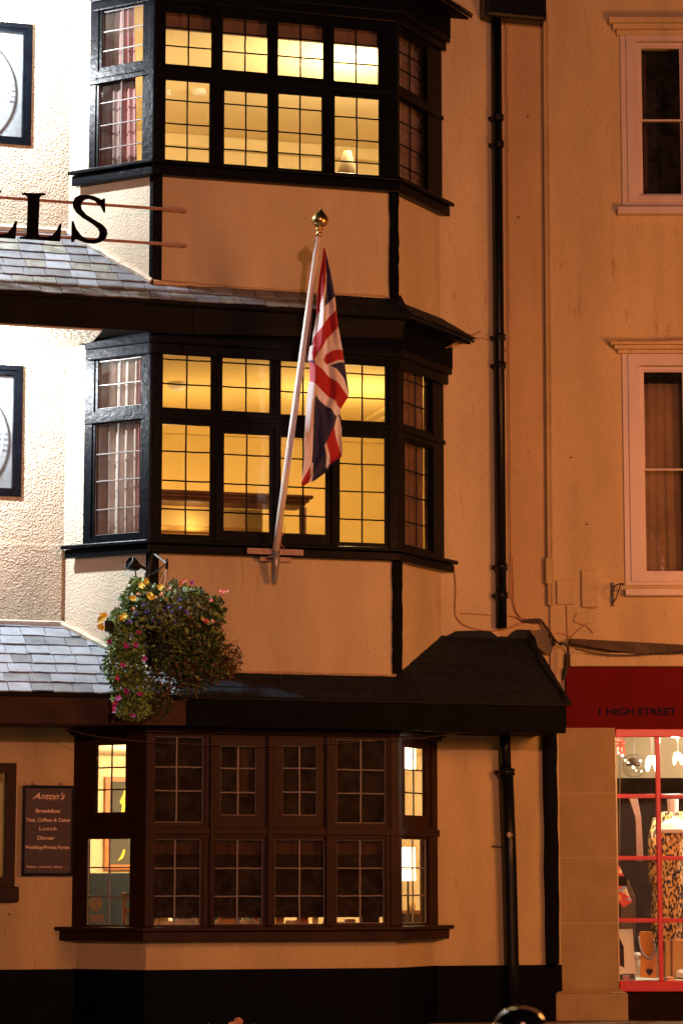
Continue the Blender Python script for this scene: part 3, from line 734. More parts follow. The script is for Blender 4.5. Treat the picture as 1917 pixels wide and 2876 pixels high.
# shop window
sw_ = MB()
ua = sh0-.01; ub = 3.2
za = FB.px(1800, 2755)[1]; zt_ = FB.px(1800, 2070)[1]
sw_.fbox(FB, ua, ub, zsh0-.02, za, -.06, .06); frame = sw_.build('shop_window', 'red', shop, bevel=.008)
sw_ = MB(); sw_.fbox(FB, ua, ub, zt_, zsh1+.01, -.06, .02); sw_.build('window_head', 'red', frame, bevel=.008)
sw_ = MB(); sw_.fbox(FB, ua, ub, zsh1+.01, zsh1+.03, -.06, .035); sw_.build('head_moulding', 'red', frame, bevel=.006)
mb = MB()
bars = [FB.px(1800, y)[1] for y in (2236, 2410, 2585)]
vb = [FB.px(1850, 2400)[0]]
du = vb[0]-sh0
for k in range(4):
    u = vb[0]+k*du; mb.fbox(FB, u-.020, u+.020, za, zt_, -.04, .004)
    u_ = u
for z in bars:
    e = [sh0+.0]+[vb[0]+k*du for k in range(4)]
    for k in range(4):
        mb.fbox(FB, e[k]+(.020 if k else 0), e[k+1]-.020, z-.018, z+.018, -.035, -.002)
mb.build('glazing_bars', 'red', frame, bevel=.006)
mb = MB(); mb.fbox(FB, ua, ub, za, zt_, -.022, -.018); mb.build('panes', 'glass', frame)
# shop interior
mb = MB(); zf = za-.02
mb.fbox(FB, -.1, 4.1, zf-.02, zf, -1.6, -.06)
mb.build('display_floor', 'white', shop)
mb = MB(); mb.fbox(FB, -.1, 4.1, zf, zsh1+.3, -2.1, -2.0); mb.fbox(FB, -.1, 0, zf, zsh1+.3, -2.0, -.25); mb.fbox(FB, 4., 4.1, zf, zsh1+.3, -2.0, -.25)
mb.build('shop_room', 'blind', shop)
mb = MB(); mb.fbox(FB, -.1, 4.1, zsh1+.02, zsh1+.06, -2.0, -.07); mb.build('shop_ceiling', 'tan_dark', shop)
mb = MB(); mb.fbox(FB, sh0-.4, 2.5, FB.px(1800,2185,-1.3)[1], zsh1+.02, -1.34, -1.3); mb.build('valance_panel', 'tan_dark', shop)

for (F_, x, y, par) in ((FM,1481,328,inn),(FB,1602,1285,shop),(FB,1646,1473,shop),(FG,28,2568,inn),(FM,1455,610,inn)):
    u_, z_ = F_.px(x, y, .0); mb = MB(); mb.lathe(F_.P(u_, z_, 0), [(.009,0),(.008,.008),(0,.01)], 10, Vector((F_.n.x, F_.n.y, 0))); mb.build('wall_nail', 'wood', par)
# ============================================================ THINGS ON THE FACADE
# rails + letters
g_rail = 'black letters on the two rails'
sg = thing('sign_lettering', 'black serif capital letters LLS fixed on two thin brown rails', 'sign')
ZL = .07
for (ya, yb) in ((555, 590), (653, 690)):
    mb = MB(); u1_, z1_ = FF.px(525, yb, .05); z2_ = FF.px(0, ya, .05)[1]
    zz_ = (z1_+z2_)/2
    mb.fbox(FF, -4.5, u1_, zz_-.012, zz_+.012, .035, .05)
    mb.fbox(FF, u1_-.03, u1_-.01, zz_-.014, zz_-.002, .002, .035); mb.fbox(FF, .14, .16, zz_-.012, zz_+.0, .002, .035)
    mb.build('rail', 'rail', sg, bevel=.003)
Lp = [(140,1212),(290,1215),(290,1225),(262,1230),(252,1245),(243,1465),(250,1486),(300,1490),(330,1480),(355,1450),(380,1405),(390,1405),(380,1517),(125,1500),(125,1490),(160,1485),(170,1470),(178,1245),(168,1228),(140,1222)]
Sp = [(663,1247),(664,1335),(655,1335),(635,1295),(600,1262),(565,1250),(535,1255),(512,1280),(515,1315),(545,1350),(600,1385),(650,1415),(674,1445),(678,1470),(668,1498),(640,1520),(595,1532),(545,1527),(505,1512),(478,1502),(466,1521),(450,1518),(454,1390),(464,1390),(482,1440),(515,1483),(555,1506),(595,1508),(622,1490),(630,1462),(618,1435),(580,1403),(525,1370),(482,1335),(462,1300),(460,1272),(472,1243),(500,1228),(540,1224),(585,1231),(620,1245),(640,1256),(652,1247)]
def letter(pts, dx):
    mb = MB(); P = [FF.px(x/2.24+dx, y/2.24+dx*.06, ZL) for x, y in pts][::-1]
    mb.fpoly(FF, P, ZL-.018, ZL)
    o = mb.build('letter', 'letter', sg)
    return o
letter(Lp, 0); letter(Lp, -125); letter(Sp, 0)

# flagpole --------------------------------------------------------------
fp = thing('flagpole', 'white pole leaning outwards with brass onion finial on steel wall socket', 'flagpole')
def ff(x, y, w=0): u, z = FF.px(x, y, w); return FF.P(u, z, w)
WT = .95
base = ff(773, 1600, .11); foot = ff(774, 1545, .13); tip = ff(893, 668, WT)
mb = MB(); mb.tube([foot, (foot*2+tip)/3, (foot+tip*2)/3, tip], [.029,.028,.026,.023], 14); mb.build('pole', 'pole', fp, smooth=True)
ax = (tip-foot).normalized()
mb = MB(); R0 = .058
prof = [(.0,-.04),(.016,-.04),(.022,-.03),(.016,-.02),(.018,-.005),(.03,0),(.018,.006),(.03,.016)]
prof += [(R0*math.sin(PI*t)**.75*(1 if t<.6 else 1)+.002, .016+.115*t) for t in [.12,.2,.3,.4,.5,.6,.7,.78,.85,.9,.94]]
prof = [(.0,-.05),(.018,-.05),(.021,-.03),(.014,-.022),(.014,-.012),(.026,-.006),(.027,.0),(.015,.006),(.016,.012),(.035,.022),(.051,.040),(.058,.060),(.056,.078),(.046,.096),(.031,.112),(.017,.126),(.008,.138),(.003,.152),(0,.158)]
fc = tip + ax*.07
prof = [(a*1.22, b*1.12) for a, b in prof]
mb.lathe(fc, prof, 32, (ax+Vector((0,0,.6))).normalized()); mb.build('finial', 'brass', fp, smooth=True)
mb = MB(); mb.tube([ff(770,1640,.06), ff(770,1632,.065), ff(773,1590,.10), ff(776,1545,.128)], [.014,.024,.030,.030], 14); mb.build('pole_socket', 'steel', fp, smooth=True)
mb = MB(); 
a, z1_ = FF.px(695, 1538, .12); b, z0_ = FF.px(853, 1560, .12); mb.fbox(FF, a, b, z0_, z1_, .1, .112)
a, z1_ = FF.px(728, 1562, .03); b, z0_ = FF.px(815, 1578, .03); mb.fbox(FF, a, b, z0_-.005, z1_-.002, .002, .06)
for x, y in ((706,1545),(741,1547),(844,1552)):
    c = ff(x, y, .113); mb.lathe(c, [(0,.004),(.006,.004),(.009,0),(.009,-.004)], 10, Vector((0,-1,0)))
mb.build('bracket_plate', 'plate', fp, bevel=.002)
mb = MB(); mb.tube([ff(753,1564,.13), ff(775,1562,.13)], .007, 8); mb.build('socket_pin', 'steel', fp)
mb = MB(); pts = []
for i in range(60):
    t = i/59; c = foot+(tip-foot)*t
    a_ = t*9; c = c + Vector((math.cos(a_)*.03, -.02+math.sin(a_)*.028, 0)) + Vector((.02*math.sin(t*PI)*(1-t),0,0))
    pts.append(c)
mb.tube(pts, .0028, 5); 
pts = [foot+Vector((.05+.02*math.sin(i*1.3), -.03, .22-.04*i+.01*math.sin(i*3))) for i in range(7)]
mb.tube(pts, .003, 5)
mb.build('halyard', 'rail', fp)

# flag --------------------------------------------------------------
def z5(p): return (600+p[0]/2.24, 550+p[1]/2.24)
def z2(p): return (600+p[0]/2.24, 1150+p[1]/2.24)
Ledge = [z5(p) for p in ((672,345),(665,420),(655,480),(645,550),(640,620),(636,730),(625,820),(612,880),(605,945),(592,960),(580,1040),(590,1080),(590,1170),(580,1205),(565,1330))] + [z2(p) for p in ((558,80),(550,180),(546,300),(542,400),(536,450),(533,470),(541,490))]
Redge = [z5(p) for p in ((680,345),(710,480),(742,650),(768,830),(800,980),(825,1130),(843,1250),(836,1275),(790,1345),(782,1375))] + [z2(p) for p in ((795,60),(795,170),(802,270),(795,300),(750,332),(708,372),(690,400),(650,433),(612,458),(585,465),(545,490))]
def edge_at(E, y):
    if y <= E[0][1]: return E[0][0]
    for i in range(len(E)-1):
        if E[i][1] <= y <= E[i+1][1] and E[i+1][1] > E[i][1]:
            t = (y-E[i][1])/(E[i+1][1]-E[i][1]); return E[i][0]+(E[i+1][0]-E[i][0])*t
    return E[-1][0]
Wc, Rc, Nc = (.84,.76,.74), (.50,.022,.032), (.028,.034,.13)
PR = (.62,.11,.14)
polys = [
 (Rc,[z5(p) for p in ((660,340),(682,345),(690,470),(690,500),(682,560),(668,620),(655,740),(625,760),(640,520))]),
 (Wc,[z5(p) for p in ((686,470),(694,520),(690,600),(672,718),(658,745),(650,720),(668,620),(682,560))]),
 (Wc,[z5(p) for p in ((742,648),(752,730),(700,790),(650,855),(612,905),(600,960),(598,900),(640,750),(672,716))]),
 (Rc,[z5(p) for p in ((752,730),(770,832),(700,910),(650,985),(640,1005),(605,1060),(600,1000),(612,905),(650,852),(700,785))]),
 (Wc,[z5(p) for p in ((590,955),(612,950),(600,1000),(604,1050),(575,1045))]),
 (Wc,[z5(p) for p in ((770,832),(802,982),(730,988),(690,1010),(672,1048),(715,1080),(760,1110),(805,1165),(845,1250),(835,1278),(770,1200),(690,1130),(618,1075),(612,1045),(640,1000),(690,920))]),
 (Rc,[z5(p) for p in ((802,980),(812,1042),(755,1050),(700,1072),(672,1048),(690,1010),(730,986))]),
 (Wc,[z5(p) for p in ((812,1042),(814,1056),(760,1064),(712,1082),(700,1070),(755,1050))]),
 (Rc,[z5(p) for p in ((585,1050),(618,1072),(690,1130),(770,1200),(838,1275),(790,1348),(700,1272),(600,1187),(580,1180))]),
 (PR,[z5(p) for p in ((585,1050),(612,1070),(622,1090),(612,1190),(580,1180))]),
 (Wc,[z5(p) for p in ((588,1175),(700,1270),(790,1345),(785,1376),(766,1394),(700,1342),(650,1300),(618,1268),(610,1300),(606,1400),(602,1600),(540,1600),(560,1300))]),
 (Wc,[z2(p) for p in ((540,-20),(606,0),(600,340),(588,375),(545,450),(530,475),(530,400))]),
 (Rc,[z2(p) for p in ((588,372),(587,470),(540,495),(528,480),(545,448))]),
 (Wc,[z2(p) for p in ((598,345),(612,345),(606,460),(586,466))]),
 (Wc,[z2(p) for p in ((766,48),(782,50),(800,150),(806,270),(796,302),(770,200),(742,122))]),
 (Rc,[z2(p) for p in ((740,112),(770,200),(798,302),(725,345),(688,220))]),
 (Wc,[z2(p) for p in ((688,220),(726,342),(704,382),(676,240))]),
]
def inpoly(x, y, P):
    c = False; j = len(P)-1
    for i in range(len(P)):
        if (P[i][1] > y) != (P[j][1] > y) and x < (P[j][0]-P[i][0])*(y-P[i][1])/(P[j][1]-P[i][1])+P[i][0]: c = not c
        j = i
    return c
NU, NV = 90, 420
y0, y1 = 704, 1368
vs = []; cols = []
for j in range(NV+1):
    y = y0+(y1-y0)*j/NV; xl_ = edge_at(Ledge, y); xr_ = edge_at(Redge, y)
    if xr_-xl_ < .6: xr_ = xl_+.6
    for i in range(NU+1):
        t = i/NU; x = xl_+(xr_-xl_)*t
        tv = j/NV
        fold = .024*math.sin(t*11+tv*5)*min(1,tv*4)+.008*math.sin(t*23-tv*9+1)*min(1,tv*3)+.03*math.sin(t*4.2+2+tv*2)*tv
        fold *= min(1, (1-tv)*9)+.15
        w = WT-.01-.22*tv-fold*.9
        u, z = FF.px(x, y, WT-.1-.2*tv)
        vs.append(FF.P(u, z, w))
        c = Nc
        for col, P in polys:
            if inpoly(x, y, P): c = col
        cols.append(c)
fs = [(j*(NU+1)+i, (j+1)*(NU+1)+i, (j+1)*(NU+1)+i+1, j*(NU+1)+i+1) for j in range(NV) for i in range(NU)]
me = bpy.data.meshes.new('flag'); me.from_pydata(vs, [], fs)
ca = me.color_attributes.new('cloth', 'FLOAT_COLOR', 'POINT')
for i, c in enumerate(cols): ca.data[i].color = (*c, 1)
m = bpy.data.materials.new('flag_cloth'); m.use_nodes = True; nt = m.node_tree; b = nt.nodes['Principled BSDF']; b.inputs['Roughness'].default_value = .75
b.inputs['Sheen Weight'].default_value = .2
at = nt.nodes.new('ShaderNodeAttribute'); at.attribute_name = 'cloth'; nt.links.new(at.outputs['Color'], b.inputs['Base Color'])
tl = nt.nodes.new('ShaderNodeBsdfTranslucent'); mx = nt.nodes.new('ShaderNodeMixShader'); mx.inputs[0].default_value = .25
nt.links.new(at.outputs['Color'], tl.inputs['Color']); nt.links.new(b.outputs[0], mx.inputs[1]); nt.links.new(tl.outputs[0], mx.inputs[2]); nt.links.new(mx.outputs[0], nt.nodes['Material Output'].inputs[0])
me.materials.append(m)
for p in me.polygons: p.use_smooth = True
fl = bpy.data.objects.new('flag', me); COL.objects.link(fl)
md = fl.modifiers.new('thick', 'SOLIDIFY'); md.thickness = .003
tag(fl, 'limp red white and navy union flag drooping from the leaning pole', 'flag')

# small black spot lamp on an arm with cable loop --------------------------
t = thing('spot_lamp', 'small round black spotlight with cable loop beside the corner timber', 'lamp')
c = ff(376, 1587, .12)
mb = MB(); axl = Vector((-.85, -.35, .35)).normalized()
mb.lathe(c, [(0,-.05),(.03,-.05),(.04,-.02),(.052,.0),(.055,.035),(.05,.05),(.046,.05),(.044,.03),(0,.03)], 20, axl); mb.build('lamp_head', 'iron', t, bevel=.003)
mb = MB(); e = ff(412, 1600, .03); mb.tube([c-axl*.03, (c+e)/2+Vector((0,0,.01)), e], .012, 8); mb.build('arm', 'iron', t)
mb = MB(); mb.tube([c+Vector((.01,0,-.04)), c+Vector((.02,0,-.09)), c+Vector((.05,-.01,-.125)), c+Vector((.09,0,-.13)), ff(408,1610,.03)], .006, 6); mb.build('cable', 'cable', t)
# hanging bracket ----------------------------------------------------------
WH = .42
hk = ff(468, 1582, WH)
t = thing('basket_bracket', 'black iron arm bracket on the corner timber, hook above flowers', 'bracket')
root_ = ff(430, 1553, .03); low = ff(415, 1618, .03)
mb = MB(); mb.tube([root_, hk], .009, 8); mb.build('arm', 'steel', t)
mb = MB(); mb.tube([low, (low+hk)/2+Vector((0,0,-.01)), hk], .006, 8); mb.build('brace', 'iron', t)
mb = MB(); mb.tube([hk+Vector((0,0,.03)), hk+Vector((0,-.02,0)), hk+Vector((0,-.01,-.045)), hk+Vector((0,.01,-.03))], .011, 8); mb.build('hook', 'iron', t)
mb = MB(); mb.tube([root_+Vector((-.01,0,.04)), low+Vector((0,0,-.03))], .013, 8); mb.build('wall_strap', 'iron', t)

# hanging basket --------------------------------------------------------------
hb = thing('hanging_basket', 'overflowing hanging basket of yellow, blue and purple flowers on bay corner', 'hanging basket')
HC = ff(445, 1760, WH)
def hp(x, y, w): return ff(x, y, w)
mb = MB(); mb.lathe(HC+Vector((0,.02,-.02)), [(.0,-.15),(.08,-.14),(.12,-.09),(.15,-.03),(.155,.02),(.148,.025),(.14,-.02),(0,-.02)], 24); mb.build('basket', 'iron', hb, smooth=True)
mb = MB()
for k in range(3):
    a_ = 2*PI*k/3+.4; q = HC+Vector((.15*math.cos(a_), .15*math.sin(a_), .01)); mb.tube([q, hk+Vector((0,0,-.04))], .004, 5)
mb.build('chain', 'rail', hb)
def leaf(mb, p, s, rnd, k):
    a = Vector((rnd.gauss(0,1), rnd.gauss(0,1)-.5, rnd.gauss(0,1)+.3)).normalized()
    q = a.to_track_quat('Z','Y'); r = rnd.uniform(0,2*PI)
    e1 = q@Vector((math.cos(r), math.sin(r), 0)); e2 = q@Vector((-math.sin(r), math.cos(r), 0))
    mb.add([p-e1*s, p-e1*s*.2-e2*s*.5+a*s*.15, p+e1*s*.6-e2*s*.35+a*s*.1, p+e1*s, p+e1*s*.5+e2*s*.4+a*s*.1, p-e1*s*.3+e2*s*.5+a*s*.15], [(0,1,5),(1,2,4,5),(2,3,4)], k)
# blobs: (px, py, w, rx_px, ry_px, rw, n, [(mat index, weight)], leaf size)
G, DK, GR, DR = 0, 1, 2, 3
blobs = [
 (450,1720,.42,115,75,.26,1500,[(G,2),(DK,3),(GR,4)],.018),
 (520,1690,.45,70,45,.18,600,[(GR,4),(DK,2),(G,1)],.017),
 (400,1690,.42,60,60,.2,450,[(G,3),(GR,2),(DK,2)],.020),
 (340,1750,.42,40,40,.14,250,[(G,2),(GR,2)],.020),
 (590,1720,.42,45,50,.14,350,[(DK,4),(G,1),(GR,1)],.019),
 (360,1810,.42,60,55,.2,800,[(G,6),(DK,1)],.014),
 (520,1800,.42,112,92,.24,1700,[(DK,6),(G,2),(DR,2)],.017),
 (555,1870,.42,90,65,.2,950,[(DK,5),(G,1),(DR,3)],.015),
 (350,1870,.44,62,70,.18,850,[(G,5),(DK,2)],.014),
 (375,1945,.46,62,72,.16,1000,[(G,6),(DK,2)],.013),
 (375,1995,.46,50,30,.10,350,[(G,4),(GR,2)],.013),
 (455,1900,.42,35,80,.12,420,[(DK,2),(DR,3),(G,1)],.013),
 (450,1975,.42,40,45,.08,160,[(DK,2),(DR,2)],.012),
 (530,1930,.42,50,35,.10,240,[(DK,3),(DR,2)],.012),
 (650,1850,.38,35,45,.10,170,[(DR,5),(GR,1)],.011),
 (640,1880,.38,25,35,.10,100,[(DR,4)],.012),
 (385,1640,.40,22,18,.06,60,[(G,3),(GR,1)],.020),
 (488,1640,.42,14,14,.05,40,[(GR,3)],.016),
]
rnd = random.Random(11)
mb = MB()
for (x,y,w,rx,ry,rw,n,ms,ls) in blobs:
    bag = [k for k,c in ms for _ in range(c)]
    for _ in range(int(n*1.9)):
        while True:
            a_,b_,c_ = rnd.uniform(-1,1),rnd.uniform(-1,1),rnd.uniform(-1,1)
            q = a_*a_+b_*b_+c_*c_
            if q < 1 and (q > .25 or rnd.random() < .4): break
        k = rnd.uniform(.9,1.12)
        leaf(mb, hp(x+a_*rx*k, y+b_*ry*k, w+c_*rw), ls*rnd.choice((.6,.8,1,1.2,1.7)), rnd, rnd.choice(bag))
mb.build('foliage', ['leaf_a','leaf_b','leaf_c','leaf_d'], hb)
mb = MB()
def strand(pts, r): mb.tube([hp(*p) for p in pts], r, 5)
strand([(480,1880,.5),(476,1930,.52),(472,1975,.52),(455,2005,.5),(430,2020,.5)], .004)
strand([(600,1705,.5),(612,1690,.52),(622,1668,.52)], .003)
for k in range(16):
    x0 = 620+rnd.uniform(-10,10); y0_ = 1860+rnd.uniform(-30,40)
    x1_ = x0+rnd.uniform(20,60); y1_ = y0_+rnd.uniform(-60,40)
    strand([(x0,y0_,.4),((x0+x1_)/2,(y0_+y1_)/2-6,.42),(x1_,y1_,.42)], .002)
mb.build('stem', 'leaf_d', hb)
def flower(mb, p, s, n, rnd):
    a = Vector((rnd.gauss(0,.4)-.3, -1, rnd.gauss(.2,.3))).normalized(); q = a.to_track_quat('Z','Y')
    for k in range(n):
        r = 2*PI*k/n+rnd.uniform(-.2,.2); d = q@Vector((math.cos(r), math.sin(r), .15)); e = q@Vector((-math.sin(r), math.cos(r), 0))
        mb.add([p, p+d*s*.55-e*s*.42, p+d*s*1.0-e*s*.25+a*s*.1, p+d*s*1.05+e*s*.2, p+d*s*.6+e*s*.42], [(0,1,2,3,4)])
def flowers(name, m, lst, s, n=5, c=3):
    for (x, y) in lst:
        mb = MB()
        for _ in range(c): flower(mb, hp(x+rnd.uniform(-4,4), y+rnd.uniform(-4,4), WH+.22+rnd.uniform(-.03,.05)), s*.92*rnd.uniform(.7,1.2), n, rnd)
        mb.build(name, m, hb)
flowers('yellow_flower', 'f_yellow', [(420,1672),(426,1680),(375,1682),(348,1732),(285,1742),(283,1760),(292,1728),(450,1648),(399,1642),(413,1632)], .024, 5, 4)
flowers('coral_flower', 'f_pink', [(618,1660),(628,1662),(635,1660),(594,1685),(510,1638),(582,1744),(520,1632)], .016, 5, 4)
flowers('pink_flower', 'f_purple', [(410,1847),(346,1870),(331,1907),(356,1942),(324,1990),(318,1998),(372,2008),(391,1772),(357,1813),(310,1800),(326,1962),(392,1950),(383,1815),(540,1636),(322,1975),(335,1963)], .021, 5, 2)
flowers('blue_flower', 'f_blue', [(x+rnd.uniform(-6,6), y+rnd.uniform(-6,6)) for x,y in ((365,1750),(390,1720),(412,1718),(428,1735),(470,1715),(480,1720),(487,1724),(508,1690),(405,1694),(366,1745),(442,1722),(520,1716),(495,1710),(460,1712),(478,1708),(500,1700),(488,1738),(456,1752),(370,1790),(384,1718),(416,1716))], .010, 5, 4)
flowers('cream_flower', 'f_peach', [(474,1652),(450,1668),(388,1665),(374,1710),(444,1732),(437,1677),(568,1738),(598,1745)], .012, 5, 3)
mb = MB(); c = hp(310,1757,.5); mb.fbox(Face((c.x,c.y),-.4), -.035, .03, c.z-.05, c.z+.035, 0, .05); mb.build('water_bottle', 'iron', hb, bevel=.004)

# menu board ---------------------------------------------------------------------
mbn = thing('menu_board', 'dark framed board on the left wall listing Breakfast, Lunch and Dinner', 'sign')
a0_, b0_, z0_, z1_ = pxrect(FG, 63, 209, 2206, 2460, .03)
mb = MB(); mb.fbox(FG, a0_+.01, b0_-.01, z0_+.01, z1_-.01, .003, .028); mb.build('panel', 'board', mbn)
mb = MB(); mb.rim(FG, a0_, b0_, z0_, z1_, .003, .038, .022); mb.build('frame', 'black', mbn, bevel=.004)
mb = MB()
for x in (100, 176):
    u_, z_ = FG.px(x, 2200, .02); c = FG.P(u_, z_, .02); mb.lathe(c, [(.0,-.006),(.012,-.006),(.014,0),(.012,.006),(0,.006)], 12, Vector((0,-1,0)))
mb.build('hook', 'plate', mbn)
def mt(s, x0, x1, y, ht, m='chalk', **k): text(s, FG, x0, x1, y, .029, m, mbn, ht=ht, **k)
mt("Anton's", 92, 184, 2244, .052, shear=.45, bold=.015)
mt("Bistro", 129, 169, 2249, .016, m='chalk_dim')
mt("Breakfast", 101, 170, 2282, .030, bold=.02)
mt("Teas, Coffees & Cakes", 73, 197, 2307, .028, bold=.02)
mt("Lunch", 111, 159, 2332, .030, bold=.015, spacing=1.2)
mt("Dinner", 106, 154, 2358, .030, bold=.02)
mt("Weddings/Private Parties", 71, 196, 2384, .028, bold=.02)
mt("Relax, unwind, enjoy . . .", 76, 194, 2437, .018, bold=.01)

# ------------------------------------------------------------------ curtains
def curtain(F, u0, u1, z0, z1, w, m, label, folds=6, amp=.025, flare=0, name='curtain', group=None):
    mb = MB(); nu = folds*8; nz = 12
    vs = []; ph_ = rnd.uniform(0, 6)
    for j in range(nz+1):
        tz = j/nz; z = z0+(z1-z0)*tz
        for i in range(nu+1):
            tu = i/nu; u = u0+(u1-u0)*tu*(1+flare*(1-tz))
            vs.append(F.P(u, z, w+amp*math.sin(tu*folds*2*PI+ph_+.4*math.sin(tz*3))+.008*math.sin(tu*folds*5+tz*2)))
    fs = [(j*(nu+1)+i, j*(nu+1)+i+1, (j+1)*(nu+1)+i+1, (j+1)*(nu+1)+i) for j in range(nz) for i in range(nu)]
    mb.add(vs, fs); o = mb.build(name, m, None, smooth=True)
    s = o.modifiers.new('t','SOLIDIFY'); s.thickness = .004
    return tag(o, label, 'curtain', group)
uL0, zc0 = FL.px(276, 470); uL1, _ = FL.px(372, 300)
curtain(FL, .06, .47, zs2+.02, hd2-.02, -.09, 'curtain_lining', 'pale lined curtain gathered in top floor left side window', 6, .018)
curtain(FL, .46, .57, zs2+.02, hd2-.02, -.095, 'curtain_red', 'dusky red curtain edge in top floor left side window', 2, .016, flare=.45)
curtain(FR, .06, .84, zs2+.02, hd2-.02, -.09, 'curtain_grey', 'dull red curtain filling the top floor right side window', 7)
curtain(FL, .06, .69, zs1+.02, hd1-.02, -.10, 'curtain_pale', 'pleated pale and brown curtain in first floor left side window', 7, .03)
curtain(FL, .68, .78, zs1+.02, hd1-.02, -.09, 'curtain_red', 'red curtain edge in first floor left side window', 2)
curtain(FR, .06, FR.px(1205,1400)[0]+.075, zs1+.02, hd1-.02, -.09, 'curtain_brown', 'brown curtain drawn across first floor right side window', 6, .018)
# pelmets seen at the window heads
def pelmet(z0, z1, m, label):
    mb = MB(); a = offpoly(-.10); b_ = offpoly(-.075)
    mb.prism([b_[1], b_[2], a[2], a[1]], z0, z1); o = mb.build('curtain_pelmet', m); tag(o, label, 'pelmet')
pelmet(FF.px(760, 98)[1], hd2-.03, 'curtain_brown', 'brown curtain pelmet along the top floor bay window head')
pelmet(FF.px(760, 997)[1], hd1-.03, 'wood', 'dark brown pelmet along the first floor bay window head')
# smoke alarms on the top ceiling
for (x, y, rr, lab) in ((558, 254, .075, 'round cream smoke alarm on the top room ceiling'), (470, 255, .04, 'small white fitting on the top room ceiling at left pane edge')):
    d = FW*f+RT*(x-cx)+UP*(cy-y); tt = (hd2-.01-CP.z)/d.z; q = CP+d*tt
    mb = MB(); mb.lathe(q, [(0,-.045),(rr*.7,-.042),(rr*.9,-.03),(rr,0)], 24); o = mb.build('smoke_alarm', 'white', smooth=True); tag(o, lab, 'smoke alarm')
# cabinet / canopy seen in the first-floor room
t = thing('canopy_cabinet', 'dark cornice with turned post glimpsed through the first floor bay', 'cabinet')
YC = -1.6
def fc_(x, y): return FF.px(x, y, YC)
ua_, zA = fc_(455, 1377); ub_, zB = fc_(878, 1414)
zt_ = fc_(800, 1389)[1]; zb_ = fc_(800, 1408)[1]
mb = MB(); mb.fbox(FF, -1.2, ub_, zt_-.03, zt_, YC-.35, YC+.03); mb.fbox(FF, -1.2, ub_-.03, zb_, zt_-.03, YC-.35, YC+.01); mb.fbox(FF, -1.2, ub_-.06, zb_-.03, zb_, YC-.35, YC-.01)
mb.build('cornice', 'wood', t, bevel=.008)
pu = fc_(854, 1450)[0]
mb = MB(); mb.lathe(FF.P(pu, 3.35, YC-.05), [(.03,0),(.03,.3),(.045,.32),(.05,.38),(.03,.46),(.04,.5),(.022,.56),(.03,.7),(.035,zb_-.04-3.35)], 14); mb.build('post', 'wood', t, smooth=True)
mb = MB(); mb.fbox(FF, -1.2, fc_(765,1480)[0], 3.35, zb_-.03, YC-.42, YC-.36); mb.build('glow_panel', 'room_mid', t)  # panel added behind the canopy to catch the bed lamps' glow
mb = MB(); mb.fbox(FF, -1.2, fc_(760,1480)[0], fc_(700,1487)[1], fc_(700,1470)[1], YC-.34, YC-.30); mb.build('headboard', 'tan', t, bevel=.02)

d = FW*f+RT*(500-cx)+UP*(cy-1076); tt = (hd1-.01-CP.z)/d.z; q = CP+d*tt
mb = MB(); mb.lathe(q, [(0,-.07),(.05,-.065),(.09,-.03),(.10,0)], 24); o = mb.build('ceiling_light', 'white', smooth=True); tag(o, 'small round ceiling light in the first floor bay room, far left pane', 'ceiling light')
t = thing('table_lamp', 'tall cone shaped lamp shade at the bottom of the top right lit pane', 'lamp')
FT = Face((0, 1.2), 0); ua_, zt_ = FT.px(975, 425); ub_, zb_ = FT.px(975, 512)
mb = MB(); mb.lathe(FT.P(ua_, zb_, 0), [(.13,-.12),(.10,.05),(.035,zt_-zb_),(0,zt_-zb_)], 24); mb.build('lamp_shade', 'lamp_dull', t, smooth=True)
mb = MB(); mb.lathe(FT.P(ua_, 6.3, 0), [(.12,0),(.02,.05),(.02,zb_-6.3-.1)], 16); mb.build('stem', 'wood', t)
# picture rails and ceiling mouldings of the lit rooms
mb = MB(); mb.box(-1.6, 3.5, 4.12, 4.199, hd2-.14, hd2-.012); mb.box(-1.6, 3.5, 4.16, 4.199, hd2-.55, hd2-.50); mb.build('room_moulding', 'room_top', inn, bevel=.01)
mb = MB(); mb.box(-1.6, 3.5, 3.72, 3.799, hd1-.14, hd1-.012); mb.box(3.42, 3.499, 1, 3.7, hd1-.14, hd1-.012)
for k in range(3): mb.box(2.7+.12*k, 2.75+.12*k, .9, 3.7, hd1-.04-.01*k, hd1-.011)
mb.build('room_moulding', 'room_mid', inn, bevel=.01)
# ground floor blinds ------------------------------------------------------------
zbl = FF.px(800, 2573)[1]
holesg = []
cols_g = [(402,585),(590,750),(756,915),(922,1095)]
labs = ['leftmost','second from left','third from left','rightmost']
for k,(x0,x1) in enumerate(cols_g):
    u0_, u1_ = FF.px(x0,2450,-.08)[0], FF.px(x1,2450,-.08)[0]
    t = thing('roller_blind', 'dark roller blind in ground floor bay, %s of the four' % labs[k], 'blind', 'dark blinds in the ground floor bay')
    mb = MB(); mb.fbox(FF, u0_, u1_, zbl+.004*math.sin(k*2), hd0-.012, -.085, -.078); mb.fbox(FF, u0_, u1_, zbl-.012, zbl+.008, -.09, -.074); mb.build('blind_sheet', 'blind', t)
    mb = MB(); za_ = FF.px((x0+x1)/2, 2400,-.06)[1]; zb2 = FF.px((x0+x1)/2, 2350,-.06)[1]; mb.fbox(FF, u0_+.01, u1_-.01, za_, zb2, -.072, -.066); mb.build('valance', 'valance', t)
curtain(FF, FF.px(666,2200)[0], FF.px(716,2200)[0], FF.px(690,2240)[1], hd0-.06, -.063, 'valance', 'brown strip standing in for a curtain reflection in second ground floor bay pane', 2, .006, flare=-.3)  # solid strip hung where the pane only reflects a curtain

